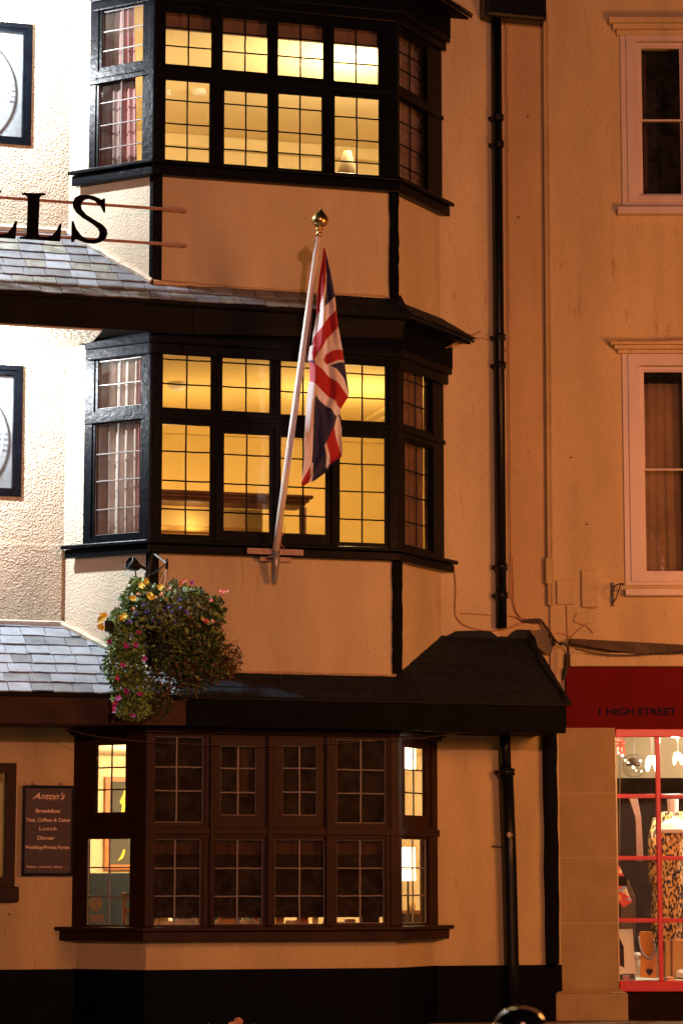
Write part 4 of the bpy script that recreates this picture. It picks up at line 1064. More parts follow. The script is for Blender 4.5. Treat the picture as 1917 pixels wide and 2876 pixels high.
# inside the restaurant ------------------------------------------------------------
yb_ = 4.59
FK = Face((0, yb_), 0)
t = thing('wall_picture', 'large dark picture in orange frame on the restaurant back wall', 'picture')
def kk(x, y): return FK.px(x, y)
u0_, z1_ = kk(295, 2182); u1_, z0_ = kk(430, 2442)
mb = MB(); mb.rim(FK, u0_, u1_, z0_, z1_, .002, .05, .045); mb.build('frame', 'oak', t, bevel=.006)
mb = MB(); mb.fbox(FK, u0_+.03, u1_-.03, z0_+.03, z1_-.03, .003, .02); mb.build('canvas', 'picture_grey', t)
mb = MB(); v0 = kk(352,2200); v1 = kk(343,2330)
mb.fpoly(FK, [kk(x,y) for x,y in ((356,2195),(350,2215),(345,2232),(335,2252),(342,2262),(338,2290),(346,2290),(352,2262),(357,2240),(362,2205))][::-1], .021, .026)
mb.fpoly(FK, [kk(x,y) for x,y in ((346,2385),(350,2386),(349,2400),(342,2412),(330,2418),(338,2405))][::-1], .021, .026); mb.build('painted_figure', 'f_yellow', t)
mb = MB(); u0_, z1_ = kk(150, 2452); mb.fbox(FK, -1.4, 2.2, .03, z1_, .002, .02); mb.build('dado', 'slate_dark', inn)

def chair(x, y, rz, label):
    t = thing('dining_chair', label, 'chair', 'restaurant chairs behind the bay'); t.location = (x, y, .02); t.rotation_euler = (0,0,rz)
    mb = MB(); mb.box(-.2,.2,-.2,.2,.43,.47); mb.build('seat','wood',t,bevel=.01)
    mb = MB()
    for s in (-1,1): mb.tube([(s*.18,.19,.47),(s*.18,.24,1.05)], .018, 8)
    for z in (.75,.87,.99): mb.box(-.18,.18,.205,.235,z,z+.05)
    mb.build('backrest','wood',t)
    for sx in (-1,1):
        for sy in (-1,1):
            mb = MB(); mb.tube([(sx*.17,sy*.17,0),(sx*.17,sy*.17,.43)], .018, 8); mb.build('leg','wood',t)
def dtable(x, y, label):
    t = thing('dining_table', label, 'table', 'restaurant tables behind the bay'); t.location = (x,y,.02)
    mb = MB(); mb.box(-.45,.45,-.35,.35,.72,.75); mb.build('tabletop','oak',t,bevel=.01)
    mb = MB(); mb.lathe((0,0,0),[(.25,0),(.25,.02),(.04,.05),(.04,.7),(.15,.72)],16); mb.build('pedestal','wood',t)
    return t
chair(.35, 1.5, 2.7, 'wooden dining chair seen through the lower left side window')
chair(.75, 1.95, .3, 'wooden dining chair standing further in beside the first table')
dtable(.55, 2.6, 'restaurant table behind the lower left side window')
dtable(1.3, 1.5, 'restaurant table under the middle blinds')
dtable(2.1, 2.8, 'restaurant table deeper in the room at the right')
for (x,y,lab) in ((.45,2.55,'white folded napkin on the table behind the left side window'),(.72,2.6,'second white napkin on the table behind the left side window')):
    mb = MB(); mb.lathe((x,y,.771),[(.06,0),(.05,.05),(.025,.11),(0,.16)],10); o = mb.build('napkin','white'); tag(o,lab,'napkin')
for i,(x,y) in enumerate(((1.0,1.45),(1.25,1.6),(1.55,1.4))):
    mb = MB(); mb.lathe((x,y,.771),[(0,0),(.09,.004),(.11,.02),(.108,.021),(.09,.01),(0,.008)],20); o = mb.build('plate','white',smooth=True); tag(o,'white plate on the table under the blinds, %s of three' % ('left','middle','right')[i],'plate','plates on the middle table')
# things on the inner sill
sill_items = [(470,'open book lying'),(520,'stack of pale booklets'),(640,'cream box'),(700,'pale folded paper'),(1040,'dark wedge shaped box')]
for i,(x,lab) in enumerate(sill_items):
    u_, _ = FF.px(x, 2590, -.13); mb = MB(); h = (.03,.06,.07,.04,.07)[i]
    mb.box(u_-.07, u_+.07, .11, .19, zs0+.0, zs0+h); mb.box(u_-.06, u_+.05, .12, .18, zs0+h+.001, zs0+h+.012)
    o = mb.build(('book','booklet','box','paper','box')[i], ('white','white','tan','white','blind')[i], bevel=.004); tag(o, lab+' on the inner sill of the restaurant bay', ('book','booklet','box','paper','box')[i])
rs = random.Random(5); kinds = (('book','white'),('menu','tan'),('napkin','white'),('book','oak'),('glass_tumbler','disc'),('menu','amber'),('napkin','white'),('book','curtain_pale'),('glass_tumbler','disc'),('box','oak'))
for i in range(20):
    x = 425+i*33; kd, m_ = kinds[i % 10]; u_, _ = FF.px(x, 2590, -.2); h = rs.uniform(.03, .10); w_ = rs.uniform(.02, .05)
    Fi = Face((u_, .22+.03*(i%2)), rs.uniform(-.5,.5)); mb = MB()
    if kd == 'glass_tumbler': mb.lathe((u_,.22,zs0), [(0,.002),(.022,.002),(.028,.09),(.026,.09),(.02,.006),(0,.006)], 14)
    else: mb.fbox(Fi, -w_, w_, zs0+.001, zs0+h, -.02, .02)
    o = mb.build(kd, m_, bevel=0 if kd == 'glass_tumbler' else .003)
    nth = ('first','second','third','fourth','fifth','sixth','seventh','eighth','ninth','tenth','eleventh','twelfth','thirteenth','fourteenth','fifteenth','sixteenth','seventeenth','eighteenth','nineteenth','twentieth')[i]
    hue = {'white':'white','tan':'tan','oak':'orange','disc':'clear','amber':'amber','curtain_pale':'grey'}[m_]
    tag(o, '%s %s on the restaurant inner sill, %s in the row from left' % (hue, kd.replace('_',' '), nth), kd.replace('_',' '), 'small items on the restaurant inner sill')
# inner sill board
mb = MB(); a = offpoly(-.065); b_ = offpoly(-.28); 
mb.prism([a[1],a[2],b_[2],b_[1]], zs0-.03, zs0-.001); mb.prism([a[0],a[1],b_[1],b_[0]], zs0-.03, zs0-.001); mb.prism([a[2],a[3],b_[3],b_[2]], zs0-.03, zs0-.001); mb.build('inner_sill', 'oak', inn)
# standard lamp behind right cant
t = thing('standard_lamp', 'glowing white drum shade lamp seen in the lower right side window', 'lamp')
FKl = Face((0, 1.1), 0)
u_, zt_ = FKl.px(1138, 2380); ul_, _ = FKl.px(1112, 2400); ur_, _ = FKl.px(1165, 2400); _, zb_ = FKl.px(1138, 2474)
cxl = (ul_+ur_)/2; rl = (ur_-ul_)/2
mb = MB(); mb.lathe((cxl,1.1,zb_), [(rl*1.02,0),(rl*.95,zt_-zb_)], 28); mb.build('lamp_shade', 'shade_and_wing_glow', t, smooth=True)
mb = MB(); mb.tube([(cxl+.02,1.1,.03),(cxl+.02,1.1,zt_-.05)], .01, 8); mb.lathe((cxl+.02,1.1,.02),[(0,.03),(.12,.02),(.13,0)],20); mb.build('stem', 'iron', t)
t = thing('wall_light', 'bright rectangular wall light in the upper right side window', 'lamp')
FKw = Face((0, 1.9), 0); u0_,z1_ = FKw.px(1134, 2100); u1_,z0_ = FKw.px(1163, 2161)
mb = MB(); mb.fbox(FKw, u0_, u1_, z0_, z1_, 0, .05); mb.build('lamp_shade', 'shade_and_wing_glow', t, bevel=.01)
mb = MB(); mb.fbox(FKw, (u0_+u1_)/2-.015, (u0_+u1_)/2+.015, z1_, hd0-.02, .01, .03); mb.build('bracket', 'iron', t)
t = thing('console_table', 'dark console table below the lamp in the right side window', 'table')
FKc = Face((0, 1.5), 0); u0_,z1_ = FKc.px(1137, 2557); 
mb = MB(); mb.fbox(FKc, u0_, u0_+.6, z1_-.03, z1_, -.3, .0); mb.build('tabletop', 'wood', t, bevel=.005)
mb = MB(); mb.fbox(FKc, u0_+.03, u0_+.57, z1_-.15, z1_-.031, -.28, -.02); mb.build('drawer', 'blind', t, bevel=.005)
for s in (.05,.55):
    mb = MB(); mb.fbox(FKc, u0_+s-.02, u0_+s+.02, .02, z1_-.15, -.06, -.02); mb.build('leg','wood',t)
    mb = MB(); mb.fbox(FKc, u0_+s-.02, u0_+s+.02, .02, z1_-.15, -.28, -.24); mb.build('leg','wood',t)
mb = MB(); mb.lathe(FKc.P(u0_+.09, z1_, -.1), [(0,.001),(.03,.001),(.04,.08),(.036,.08),(.028,.01),(0,.01)], 16); o = mb.build('pot','tan',smooth=True); tag(o,'small wicker pot standing on the dark console table','pot')
# window sticker
c = FL.px(269, 2538, .0); FLs = FL
t = thing('window_sticker', 'round yellow ringed award sticker on lower left side window', 'sticker')
n = 40; mb = MB(); 
mb.plate
def ring(F, cu, cz, r0, r1, w0, w1, m, name, par):
    mb = MB(); vs = []
    for i in range(n):
        a_ = 2*PI*i/n
        for r in (r0, r1):
            vs.append(F.P(cu+r*math.cos(a_), cz+r*math.sin(a_), w1)); vs.append(F.P(cu+r*math.cos(a_), cz+r*math.sin(a_), w0))
    fs = []
    for i in range(n):
        j = (i+1)%n; b4 = i*4; c4 = j*4
        fs += [(b4,c4,c4+2,b4+2),(b4+1,b4+3,c4+3,c4+1),(b4+2,c4+2,c4+3,b4+3),(b4,b4+1,c4+1,c4)]
    mb.add(vs, fs); return mb.build(name, m, par)
M['sticker_y'] = mat('sticker_yellow', (.55,.45,.06), .6); M['sticker_w'] = mat('sticker_pale', (.45,.36,.24), .7, var=.3, vscale=60)
rs_ = .058
ring(FL, c[0], c[1], rs_*.8, rs_, -.0035, -.0025, 'sticker_y', 'ring', t)
ring(FL, c[0], c[1], .001, rs_*.8, -.0035, -.0028, 'sticker_w', 'centre', t)
a_ = FL.px(254, 2568); b2 = FL.px(290, 2590)
mb = MB(); mb.fbox(FL, a_[0], b2[0], b2[1], a_[1], -.0035, -.0028); mb.build('paper_strip', 'sticker_w', t)

# ============================================================ RIGHT SIDE THINGS
# curtains in the shop building windows
u0,u1,z0,z1 = rB
curtain(FB, u0+.03, u1+.1, z0+.03, z1-.12, -.2, 'curtain_net', 'brown net curtain drawn across the lower sash window', 6, .012)
u0,u1,z0,z1 = rA
curtain(FB, u0+.02, u0+.10, z0+.03, z1-.05, -.2, 'valance', 'narrow dark curtain at left edge of the upper sash window', 2, .012)
# meter boxes
for (x0,x1,yt,yb,lab) in ((1562,1612,1630,1697,'left of two flat painted cover boxes on the ochre wall'),(1632,1678,1600,1705,'right of two flat painted cover boxes, nearer the iron bracket')):
    r = pxrect(FB, x0, x1, yt, yb, .03); mb = MB(); mb.fbox(FB, r[0], r[1], r[2], r[3], .001, .03)
    o = mb.build('cover_box', 'yellow_wall', bevel=.008); tag(o, lab, 'utility box')
# iron sign bracket
t = thing('sign_bracket', 'small black iron sign bracket on ochre wall beside the lower sash window', 'bracket')
def fbp(x, y, w): u, z = FB.px(x, y, w); return FB.P(u, z, w)
mb = MB(); r = pxrect(FB, 1715, 1722, 1636, 1702, .02); mb.fbox(FB, r[0], r[1], r[2], r[3], .001, .02); mb.build('wall_plate','iron',t,bevel=.003)
mb = MB(); mb.tube([fbp(1721,1648,.02),fbp(1730,1643,.14),fbp(1738,1640,.3),fbp(1747,1639,.4),fbp(1747,1646,.4)], .007, 8); mb.build('arm','iron',t)
mb = MB(); mb.tube([fbp(1720,1692,.02),fbp(1728,1682,.1),fbp(1734,1662,.22),fbp(1741,1643,.32)], .006, 8)
mb.tube([fbp(1727+5*math.cos(a*.5),1655+5*math.sin(a*.5),.15) for a in range(13)], .004, 6); mb.build('scroll','iron',t)
# cables
def cablething(label, paths, m='cable', cat='cable', grp=None):
    mb = MB()
    for P, r in paths: mb.tube(smoothp(P), r, 6)
    o = mb.build('cable', m); return tag(o, label, cat)
def smoothp(P, k=6):
    P = [Vector(p) for p in P]; out = []
    for i in range(len(P)-1):
        a = P[max(i-1,0)]; b = P[i]; c = P[i+1]; d = P[min(i+2,len(P)-1)]
        for s in range(k):
            t = s/k; out.append(.5*((2*b)+(c-a)*t+(2*a-5*b+4*c-d)*t*t+(3*b-a-3*c+d)*t**3))
    out.append(P[-1]); return out
mw = lambda x, y, w=.015: fm(x, y, w)
cablething('thin cable looping from sill end under the downpipe to the roof end', [([mw(1275,1590),mw(1279,1650),mw(1278,1720),mw(1295,1750),mw(1330,1765),mw(1380,1772),mw(1420,1765),mw(1465,1750),mw(1500,1740),mw(1530,1760,.04),mw(1555,1790,.05)],.006)], 'cable_tan')
cablething('dark bundle of cables trailing over the right end of the slate roof', [([mw(1468,1746,.03),mw(1490,1742,.03),mw(1515,1742,.03),mw(1530,1760,.05),mw(1548,1785,.07),mw(1556,1812,.09)],.013),([mw(1470,1740,.02),mw(1500,1748,.04),mw(1522,1748,.04),mw(1540,1775,.08),mw(1560,1800,.12),mw(1575,1812,.14)],.009),([fbp(1570,1805,.15),fbp(1592,1815,.16),fbp(1592,1850,.16),fbp(1586,1900,.14)],.012)], 'cable')
cablething('painted cable curving off the stained wall behind the downpipe', [([mw(1437,1560),mw(1441,1640),mw(1442,1690),mw(1452,1722),mw(1470,1742)],.007),([mw(1384,1728),mw(1330,1724),mw(1290,1722)],.004),([mw(1425,1728),mw(1448,1732),mw(1468,1745)],.006)], 'cable_tan')
cablething('slack black cable hanging along the lead ledge above red fascia', [([fbp(1612,1822,.16),fbp(1680,1836,.16),fbp(1760,1840,.16),fbp(1850,1834,.16),fbp(1930,1828,.16)],.006)], 'cable')
cablething('forked thin cables below the two cover boxes', [([fbp(1590,1702,.012),fbp(1592,1760,.012),fbp(1594,1803,.012)],.006),([fbp(1650,1750,.012),fbp(1625,1768,.012),fbp(1602,1790,.012),fbp(1596,1806,.012)],.005),([fbp(1620,1722,.012),fbp(1612,1745,.012),fbp(1645,1758,.012),fbp(1664,1778,.012)],.004),([fbp(1556,1778,.012),fbp(1580,1780,.012),fbp(1600,1788,.012)],.005),([fbp(1632,1625,.02),fbp(1633,1690,.02),fbp(1650,1706,.02),fbp(1678,1706,.02)],.004)], 'cable_tan')
cablething('thin wire running from first floor cornice end to the downpipe', [([fm(1250,977,.1),fm(1300,965,.03),fm(1345,950,.02),fm(1384,958,.02)],.004),([fm(1262,972,.1),fm(1310,950,.03),fm(1352,930,.02)],.004),([fm(1412,975,.02),fm(1430,992,.02)],.004)], 'cable_tan')
cablething('wire strung above the lower sash window head', [([fbp(1705,957,.11),fbp(1760,958,.11),fbp(1830,959,.11),fbp(1930,954,.11)],.005)], 'cable_tan')
f0 = lambda x, y, w: ff(x, y, w)
cablething('fine wire drooping across the head of the ground floor bay', [([fm(115,2020,.7),ff(240,2062,.2),ff(400,2082,.12),ff(600,2092,.09),ff(800,2094,.09),ff(950,2087,.09),ff(1110,2077,.12),ff(1220,2068,.2),ff(1350,2050,.24)],.0035)], 'cable')
cablething('short black wire stub poking left from the lower downpipe', [([fm(1380,2376,.15),fm(1412,2379,.18)],.005)], 'cable')

# ------------------------------------------------------------------ shop display
def sp(x, y, w): u, z = FB.px(x, y, w); return FB.P(u, z, w)
WD = -.45
M['floral'] = None
def floral():
    m = bpy.data.materials.new('floral'); m.use_nodes = True; nt = m.node_tree; b = nt.nodes['Principled BSDF']; b.inputs['Roughness'].default_value = .8
    tc = nt.nodes.new('ShaderNodeTexCoord'); mp = nt.nodes.new('ShaderNodeMapping'); mp.inputs['Scale'].default_value = (1.6, 1.6, .8)
    n = nt.nodes.new('ShaderNodeTexNoise'); n.inputs['Scale'].default_value = 34; n.inputs['Detail'].default_value = 3
    r = nt.nodes.new('ShaderNodeValToRGB'); r.color_ramp.interpolation = 'CONSTANT'
    r.color_ramp.elements[0].color = (.02,.02,.03,1); r.color_ramp.elements[1].position = .46; r.color_ramp.elements[1].color = (.17,.14,.16,1)
    e = r.color_ramp.elements.new(.50); e.color = (.82,.50,.07,1); e = r.color_ramp.elements.new(.60); e.color = (.72,.66,.60,1)
    L = nt.links.new; L(tc.outputs['Object'], mp.inputs[0]); L(mp.outputs[0], n.inputs[0]); L(n.outputs['Fac'], r.inputs[0]); L(r.outputs[0], b.inputs['Base Color'])
    return m
M['floral'] = floral()
t = thing('dress_display', 'yellow and black floral dress with white ruffled collar on a shop dummy', 'dress')
dc = sp(1890, 2640, WD); dcu = FB.px(1890, 2450, WD)[0]
def dress_ring(z, ru, rw, k):
    out = []
    for i in range(k):
        a = 2*PI*i/k; fr = 1+.07*math.sin(a*11+z*4)
        out.append(FB.P(dcu+ru*math.cos(a)*fr, z, WD+rw*math.sin(a)*fr))
    return out
zz_ = [FB.px(1890, y, WD)[1] for y in (2645, 2580, 2480, 2400, 2340, 2300, 2280)]
rr_ = [(.20,.14),(.19,.13),(.175,.12),(.165,.11),(.165,.11),(.135,.09),(.09,.07)]
mb = MB(); K = 66; rings = []
zf_, rf_ = [], []
for a in range(len(zz_)-1):
    for s in range(5): zf_.append(zz_[a]+(zz_[a+1]-zz_[a])*s/5); rf_.append(tuple(rr_[a][q]+(rr_[a+1][q]-rr_[a][q])*s/5 for q in (0,1)))
zf_.append(zz_[-1]); rf_.append(rr_[-1])
vs = []
for z, (ru, rw) in zip(zf_, rf_): vs += dress_ring(z, ru, rw, K)
fs = [(j*K+i, j*K+(i+1)%K, (j+1)*K+(i+1)%K, (j+1)*K+i) for j in range(len(zf_)-1) for i in range(K)]
mb.add(vs, fs); mb.build('gown', 'floral', t, smooth=True)
mb = MB(); mb.tube([FB.P(dcu-.13, zz_[5], WD), FB.P(dcu-.175, zz_[4]-.05, WD+.02), FB.P(dcu-.185, zz_[2], WD+.06)], [.04,.045,.04], 12); mb.build('sleeve', 'floral', t, smooth=True)
mb = MB(); zt_ = FB.px(1890, 2245, WD)[1]
prof = [(.13,zz_[4]-zz_[4]),(.14,.03),(.12,.08),(.07,.12),(.045,.15),(.05,zt_-zz_[4]),(0,zt_-zz_[4])]
mb.lathe(FB.P(dcu, zz_[4], WD+.03), prof, 22); mb.build('ruffled_collar', 'white', t)
mb = MB(); mb.lathe(FB.P(dcu, zf, WD), [(.12,0),(.12,.02),(.015,.04),(.015,zz_[0]-zf+.05)], 16); mb.build('stand', 'steel', t)
# globe pendant
t = thing('globe_ornament', 'round clear globe ornament with dark crown hanging in the shop window', 'ornament')
c = sp(1779, 2150, -.5)
mb = MB(); mb.lathe(c, [(.001+.105*math.sin(PI*i/16), -.105*math.cos(PI*i/16)) for i in range(17)], 28); mb.build('globe', 'dusty', t, smooth=True)
mb = MB(); mb.lathe(c, [(.0,.07),(.04,.062),(.065,.03),(.068,.0),(.05,-.005),(0,.0)], 22); mb.build('crown', 'blind', t, smooth=True)
mb = MB(); mb.tube([c+Vector((0,0,.1)), Vector((c.x,c.y,zsh1+.01))], .002, 5); mb.build('thread', 'cable', t)
# moths
for i,(x,y,s,lab) in enumerate(((1829,2140,1.0,'white winged hanging ornament beside the globe, spotlit glow put into its wings'),(1902,2128,.8,'white winged hanging ornament right of the red vertical bar'))):
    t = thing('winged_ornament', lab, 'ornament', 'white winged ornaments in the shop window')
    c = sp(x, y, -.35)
    for q in (-1,1):
        mb = MB(); P = [(0,.05),(q*.03,.055),(q*.055,.01),(q*.06,-.05),(q*.045,-.085),(q*.025,-.075),(q*.01,-.02)]
        Fq = Face((c.x,c.y), FB.a+q*.25); P2 = [(a*s, c.z+b_*s) for a,b_ in P]
        mb.fpoly(Fq, P2 if q<0 else P2, -.002, .002); mb.build('wing','shade_and_wing_glow' if i == 0 else 'white',t)  # first moth's wings emit, standing in for the spotlight that bleaches it
    mb = MB(); mb.tube([c+Vector((0,0,-.03)),c+Vector((0,0,.06))],[.006,.009],8); mb.build('body','f_peach',t)
    mb = MB(); mb.tube([c+Vector((0,0,.06)), Vector((c.x,c.y,zsh1+.01))], .0015, 5); mb.build('thread','cable',t)
# orange figure
t = thing('paper_flower', 'orange paper flower ornament at top left of the shop window', 'ornament')
c = sp(1741, 2100, -.4); mb = MB()
for k in range(26):
    flower(mb, c+Vector((rnd.uniform(-.025,.025), rnd.uniform(-.03,.03), rnd.uniform(-.05,.05))), .03, 5, rnd)
mb.build('petals','f_pink',t); mb = MB(); mb.tube([c, Vector((c.x,c.y,zsh1+.01))],.0015,5); mb.build('thread','cable',t)
t = thing('fairy_lights', 'string of small glowing bulbs draped behind the globe ornament', 'fairy lights')
pts = [sp(1737,2116,-.38), sp(1746,2122,-.38), sp(1754,2135,-.38), sp(1762,2142,-.38), sp(1777,2155,-.38), sp(1785,2164,-.38), sp(1800,2166,-.38)]
mb = MB(); mb.tube(smoothp(pts), .0015, 5); mb.build('wire','cable',t)
for p,s in zip(pts,(1.6,1.4,1,1,1.6,.7,.8)):
    mb = MB(); mb.lathe(p, [(.001+.006*s*math.sin(PI*i/6), -.006*s*math.cos(PI*i/6)) for i in range(7)], 10); mb.build('bulb','bulb',t)
# scarf
t = thing('patterned_purse', 'red and blue patterned cloth bag with black clasp at the shop window left', 'bag')
def patt():
    m = bpy.data.materials.new('patchwork'); m.use_nodes = True; nt = m.node_tree; b = nt.nodes['Principled BSDF']
    tc = nt.nodes.new('ShaderNodeTexCoord'); v = nt.nodes.new('ShaderNodeTexVoronoi'); v.inputs['Scale'].default_value = 28
    r = nt.nodes.new('ShaderNodeValToRGB'); r.color_ramp.interpolation = 'CONSTANT'
    E = r.color_ramp.elements; E[0].color=(.65,.06,.03,1); E[1].position=.45; E[1].color=(.8,.3,.15,1)
    for p_,c_ in ((.6,(.25,.32,.5,1)),(.72,(.8,.62,.4,1)),(.85,(.7,.08,.05,1))): e = E.new(p_); e.color = c_
    s = nt.nodes.new('ShaderNodeSeparateColor'); L = nt.links.new
    L(tc.outputs['Object'], v.inputs['Vector']); L(v.outputs['Color'], s.inputs[0]); L(s.outputs[0], r.inputs[0]); L(r.outputs[0], b.inputs['Base Color']); return m
M['patch'] = patt()
def polything(F, pts, w0, w1, name, m, par, bevel=.006):
    mb = MB(); P = [F.px(x, y, w1) for x, y in pts]
    ar = sum(P[i][0]*P[(i+1)%len(P)][1]-P[(i+1)%len(P)][0]*P[i][1] for i in range(len(P)))
    if ar > 0: P = P[::-1]
    mb.fpoly(F, P, w0, w1); return mb.build(name, m, par, bevel=bevel)
polything(FB, [(1722,2488),(1757,2488),(1763,2510),(1774,2533),(1750,2552),(1738,2535),(1722,2528)], -.22, -.14, 'body', 'patch', t, .015)
polything(FB, [(1722,2462),(1761,2460),(1759,2488),(1722,2488)], -.215, -.145, 'clasp', 'blind', t)
polything(FB, [(1722,2425),(1738,2432),(1750,2461),(1722,2462)], -.21, -.15, 'flap', 'patch', t)
polything(FB, [(1722,2425),(1740,2420),(1741,2080),(1738,2080),(1736,2418),(1722,2423)], -.19, -.185, 'strap', 'cable', t, 0)
t = thing('tall_display_block', 'olive tapering display block standing behind the cloth bag', 'display block')
polything(FB, [(1741,2754),(1783,2754),(1783,2520),(1763,2470),(1741,2470)], -.45, -.35, 'block', 'leadsheet', t)
t = thing('display_card', 'tall white card leaning at the lower left of the shop window', 'card')
polything(FB, [(1715,2738),(1783,2734),(1775,2609),(1715,2611)], -.26, -.25, 'card', 'white', t, 0)
polything(FB, [(1715,2700),(1752,2718),(1750,2660),(1735,2625),(1715,2615)], -.249, -.246, 'printed_figure', 'blind', t, 0)
t = thing('white_jar', 'small white lidded jar between the card and necklace bust', 'jar')
c = sp(1789, 2744, -.3); mb = MB(); mb.lathe(c, [(0,0),(.03,0),(.034,.1),(.028,.16),(0,.16)], 18); mb.build('jar_body','white',t,smooth=True)
mb = MB(); mb.lathe(c+Vector((0,0,.162)), [(0,.05),(.02,.045),(.034,.03),(.034,0),(0,0)], 18); mb.build('lid','white',t,smooth=True)
t = thing('necklace_stand', 'amber card necklace stand with bead necklace and dark heart pendant', 'necklace stand')
polything(FB, [(1796,2745),(1842,2748),(1842,2688),(1828,2616),(1795,2616),(1792,2640),(1798,2680)], -.2, -.185, 'card', 'amber', t, .003)
mb = MB(); P = [(1792,2632),(1795,2652),(1800,2672),(1810,2686),(1823,2692),(1834,2680),(1838,2665),(1834,2640)]
P = smoothp([sp(x,y,-.17) for x,y in P], 5)
for p in P: mb.lathe(p, [(.001+.009*math.sin(PI*i/5), -.009*math.cos(PI*i/5)) for i in range(6)], 8)
mb.build('bead_necklace','steel',t,smooth=True)
polything(FB, [(1812,2722),(1822,2721),(1831,2722),(1832,2730),(1823,2741),(1814,2732)], -.183, -.175, 'heart_pendant', 'slate_dark', t, .002)
t = thing('tan_display_box', 'tan upright display box below the floral dress', 'display box')
polything(FB, [(1868,2746),(1935,2746),(1935,2640),(1868,2640)], -.42, -.3, 'box_body', 'tan', t)
polything(FB, [(1882,2742),(1888,2742),(1888,2640),(1882,2640)], -.299, -.28, 'post', 'wood', t)
t = thing('shell_ornament', 'white rounded ornament at the right foot of the shop display', 'ornament')
c = sp(1915, 2745, -.2); mb = MB(); mb.lathe(c, [(0,.07),(.04,.06),(.06,.03),(.05,0),(0,0)], 16); mb.build('shell','white',t,smooth=True)
t = thing('jewellery_bust', 'small cream jewellery bust behind the necklace card', 'display bust')
c = sp(1853, 2746, -.6); mb = MB(); mb.lathe(c, [(0,0),(.06,0),(.05,.03),(.07,.10),(.075,.17),(.03,.22),(.026,.28),(0,.29)], 18); mb.build('bust', 'white', t, smooth=True)
mb = MB(); P = [c+Vector((.05*math.cos(a*.5), -.07+.01*abs(math.cos(a*.5)), .16-.06*math.sin(a*.5))) for a in range(7)]; mb.tube(P, .006, 6); mb.build('bead_necklace', 'oak', t)
for i, (x, y, h, w_, m_, lab) in enumerate(((1757,2748,.06,.05,'curtain_red','small dusky red ring box in front of the white card'),(1772,2750,.035,.06,'curtain_brown','low brown ring box beside the white jar'),(1880,2750,.05,.05,'f_peach','peach trinket box below the dress'),(1902,2751,.03,.06,'white','low white trinket box below the dress'))):
    c = sp(x, y, -.13); FBx = Face((c.x, c.y), FB.a+.15*(i-1)); mb = MB(); mb.fbox(FBx, -w_/2, w_/2, zf+.001, zf+h*.65, -.03, .03); o_ = mb.build('trinket_box', m_, bevel=.004); tag(o_, lab, 'trinket box')
    mb = MB(); mb.fbox(FBx, -w_/2-.002, w_/2+.002, zf+h*.65+.001, zf+h, -.032, .032); mb.build('lid', m_, o_, bevel=.004)
for i in range(7):
    x = 1738+i*14+rnd.uniform(-3,3); c = sp(x, 2749, -.12-.04*(i%3)); c.z = zf
    mb = MB(); mb.lathe(c, [(0,.012),(.012,.010),(.018,.004),(.018,0),(0,0)], 12); o = mb.build('pebble','white',smooth=True)
    tag(o, 'small pale pebble scattered on the shop window floor', 'pebble', 'pebbles on the shop window floor')
mb = MB()
polything(FB, [(1762,2235),(1788,2235),(1800,2300),(1806,2420),(1785,2420),(1782,2300)], -1.2, -1.15, 'hanging_garment', 'wood', None, .01)
o = bpy.data.objects['hanging_garment']; tag(o, 'long dull brown garment hanging at the back of the shop', 'garment')

# ------------------------------------------------------------------ foreground
mb = MB(); 
gz = 0
mb = MB(); mb.box(-60, 60, -60, 60, -.2, -.12); o = mb.build('ground', 'road'); o['kind'] = 'structure'
mb = MB(); mb.box(-12, 12, -3.2, 8, -.115, 0.0); o = mb.build('pavement', 'pave', bevel=.01); o['kind'] = 'structure'
# bollard with domed cap, near kerb
Zd = 10.5
d = FW*f+RT*(1460-cx)+UP*(cy-2826); k = Zd/ (d.dot(FW)/1); q = CP+d*k
ppm = f/Zd; R_ = 95/ppm
bx_, by_, bz = q.x, q.y, q.z
t = thing('bollard', 'glossy black domed bollard top at the bottom edge', 'bollard')
hr = R_
mb = MB(); prof = []
for i in range(13):
    a_ = PI/2*i/12; prof.append((hr*.76*math.cos(a_)+.0005, hr*.52*math.sin(a_)))
dz = bz-hr*.52
mb.lathe((bx_,by_,dz), prof, 40); mb.build('dome','gloss_black',t,smooth=True)
mb = MB(); mb.lathe((bx_,by_,dz), [(hr*.75,.002),(hr*.80,.004),(hr*.84,-.004),(hr*.97,-.012),(hr,-.03),(hr*.97,-.05),(hr*.85,-.06),(hr*.83,-.09)], 40); mb.build('rim','gloss_black',t,smooth=True)
mb = MB(); mb.lathe((bx_,by_,dz), [(hr*.83,-.09),(hr*.80,-.15),(hr*.80,-.12-dz)], 40); mb.build('column','gloss_black',t,smooth=True)
# planter flowers
Zd = 17; d = FW*f+RT*(655-cx)+UP*(cy-2868); k = Zd/d.dot(FW); q = CP+d*k
t = thing('flower_tub', 'peach flower heads just showing at the bottom edge', 'flower tub')
mb = MB(); mb.lathe((q.x,q.y,-.12), [(0,0),(.16,0),(.2,q.z-.02),(.21,q.z-.02),(.19,q.z-.06),(0,q.z-.06)], 24); mb.build('tub','iron',t,smooth=True)
mb = MB()
for k in range(260): leaf(mb, q+Vector((rnd.gauss(0,.08), rnd.gauss(0,.08), -.06+rnd.uniform(-.05,.035))), .02, rnd, 0)
mb.build('foliage','leaf_b',t)
mb = MB()
for (dx,dy) in ((0,-.005),(-.03,-.015),(.02,.0),(.005,.012)):
    for _ in range(4): flower(mb, q+Vector((dx+rnd.uniform(-.01,.01), -.1, dy)), .017, 5, rnd)
mb.build('flower','f_peach',t)

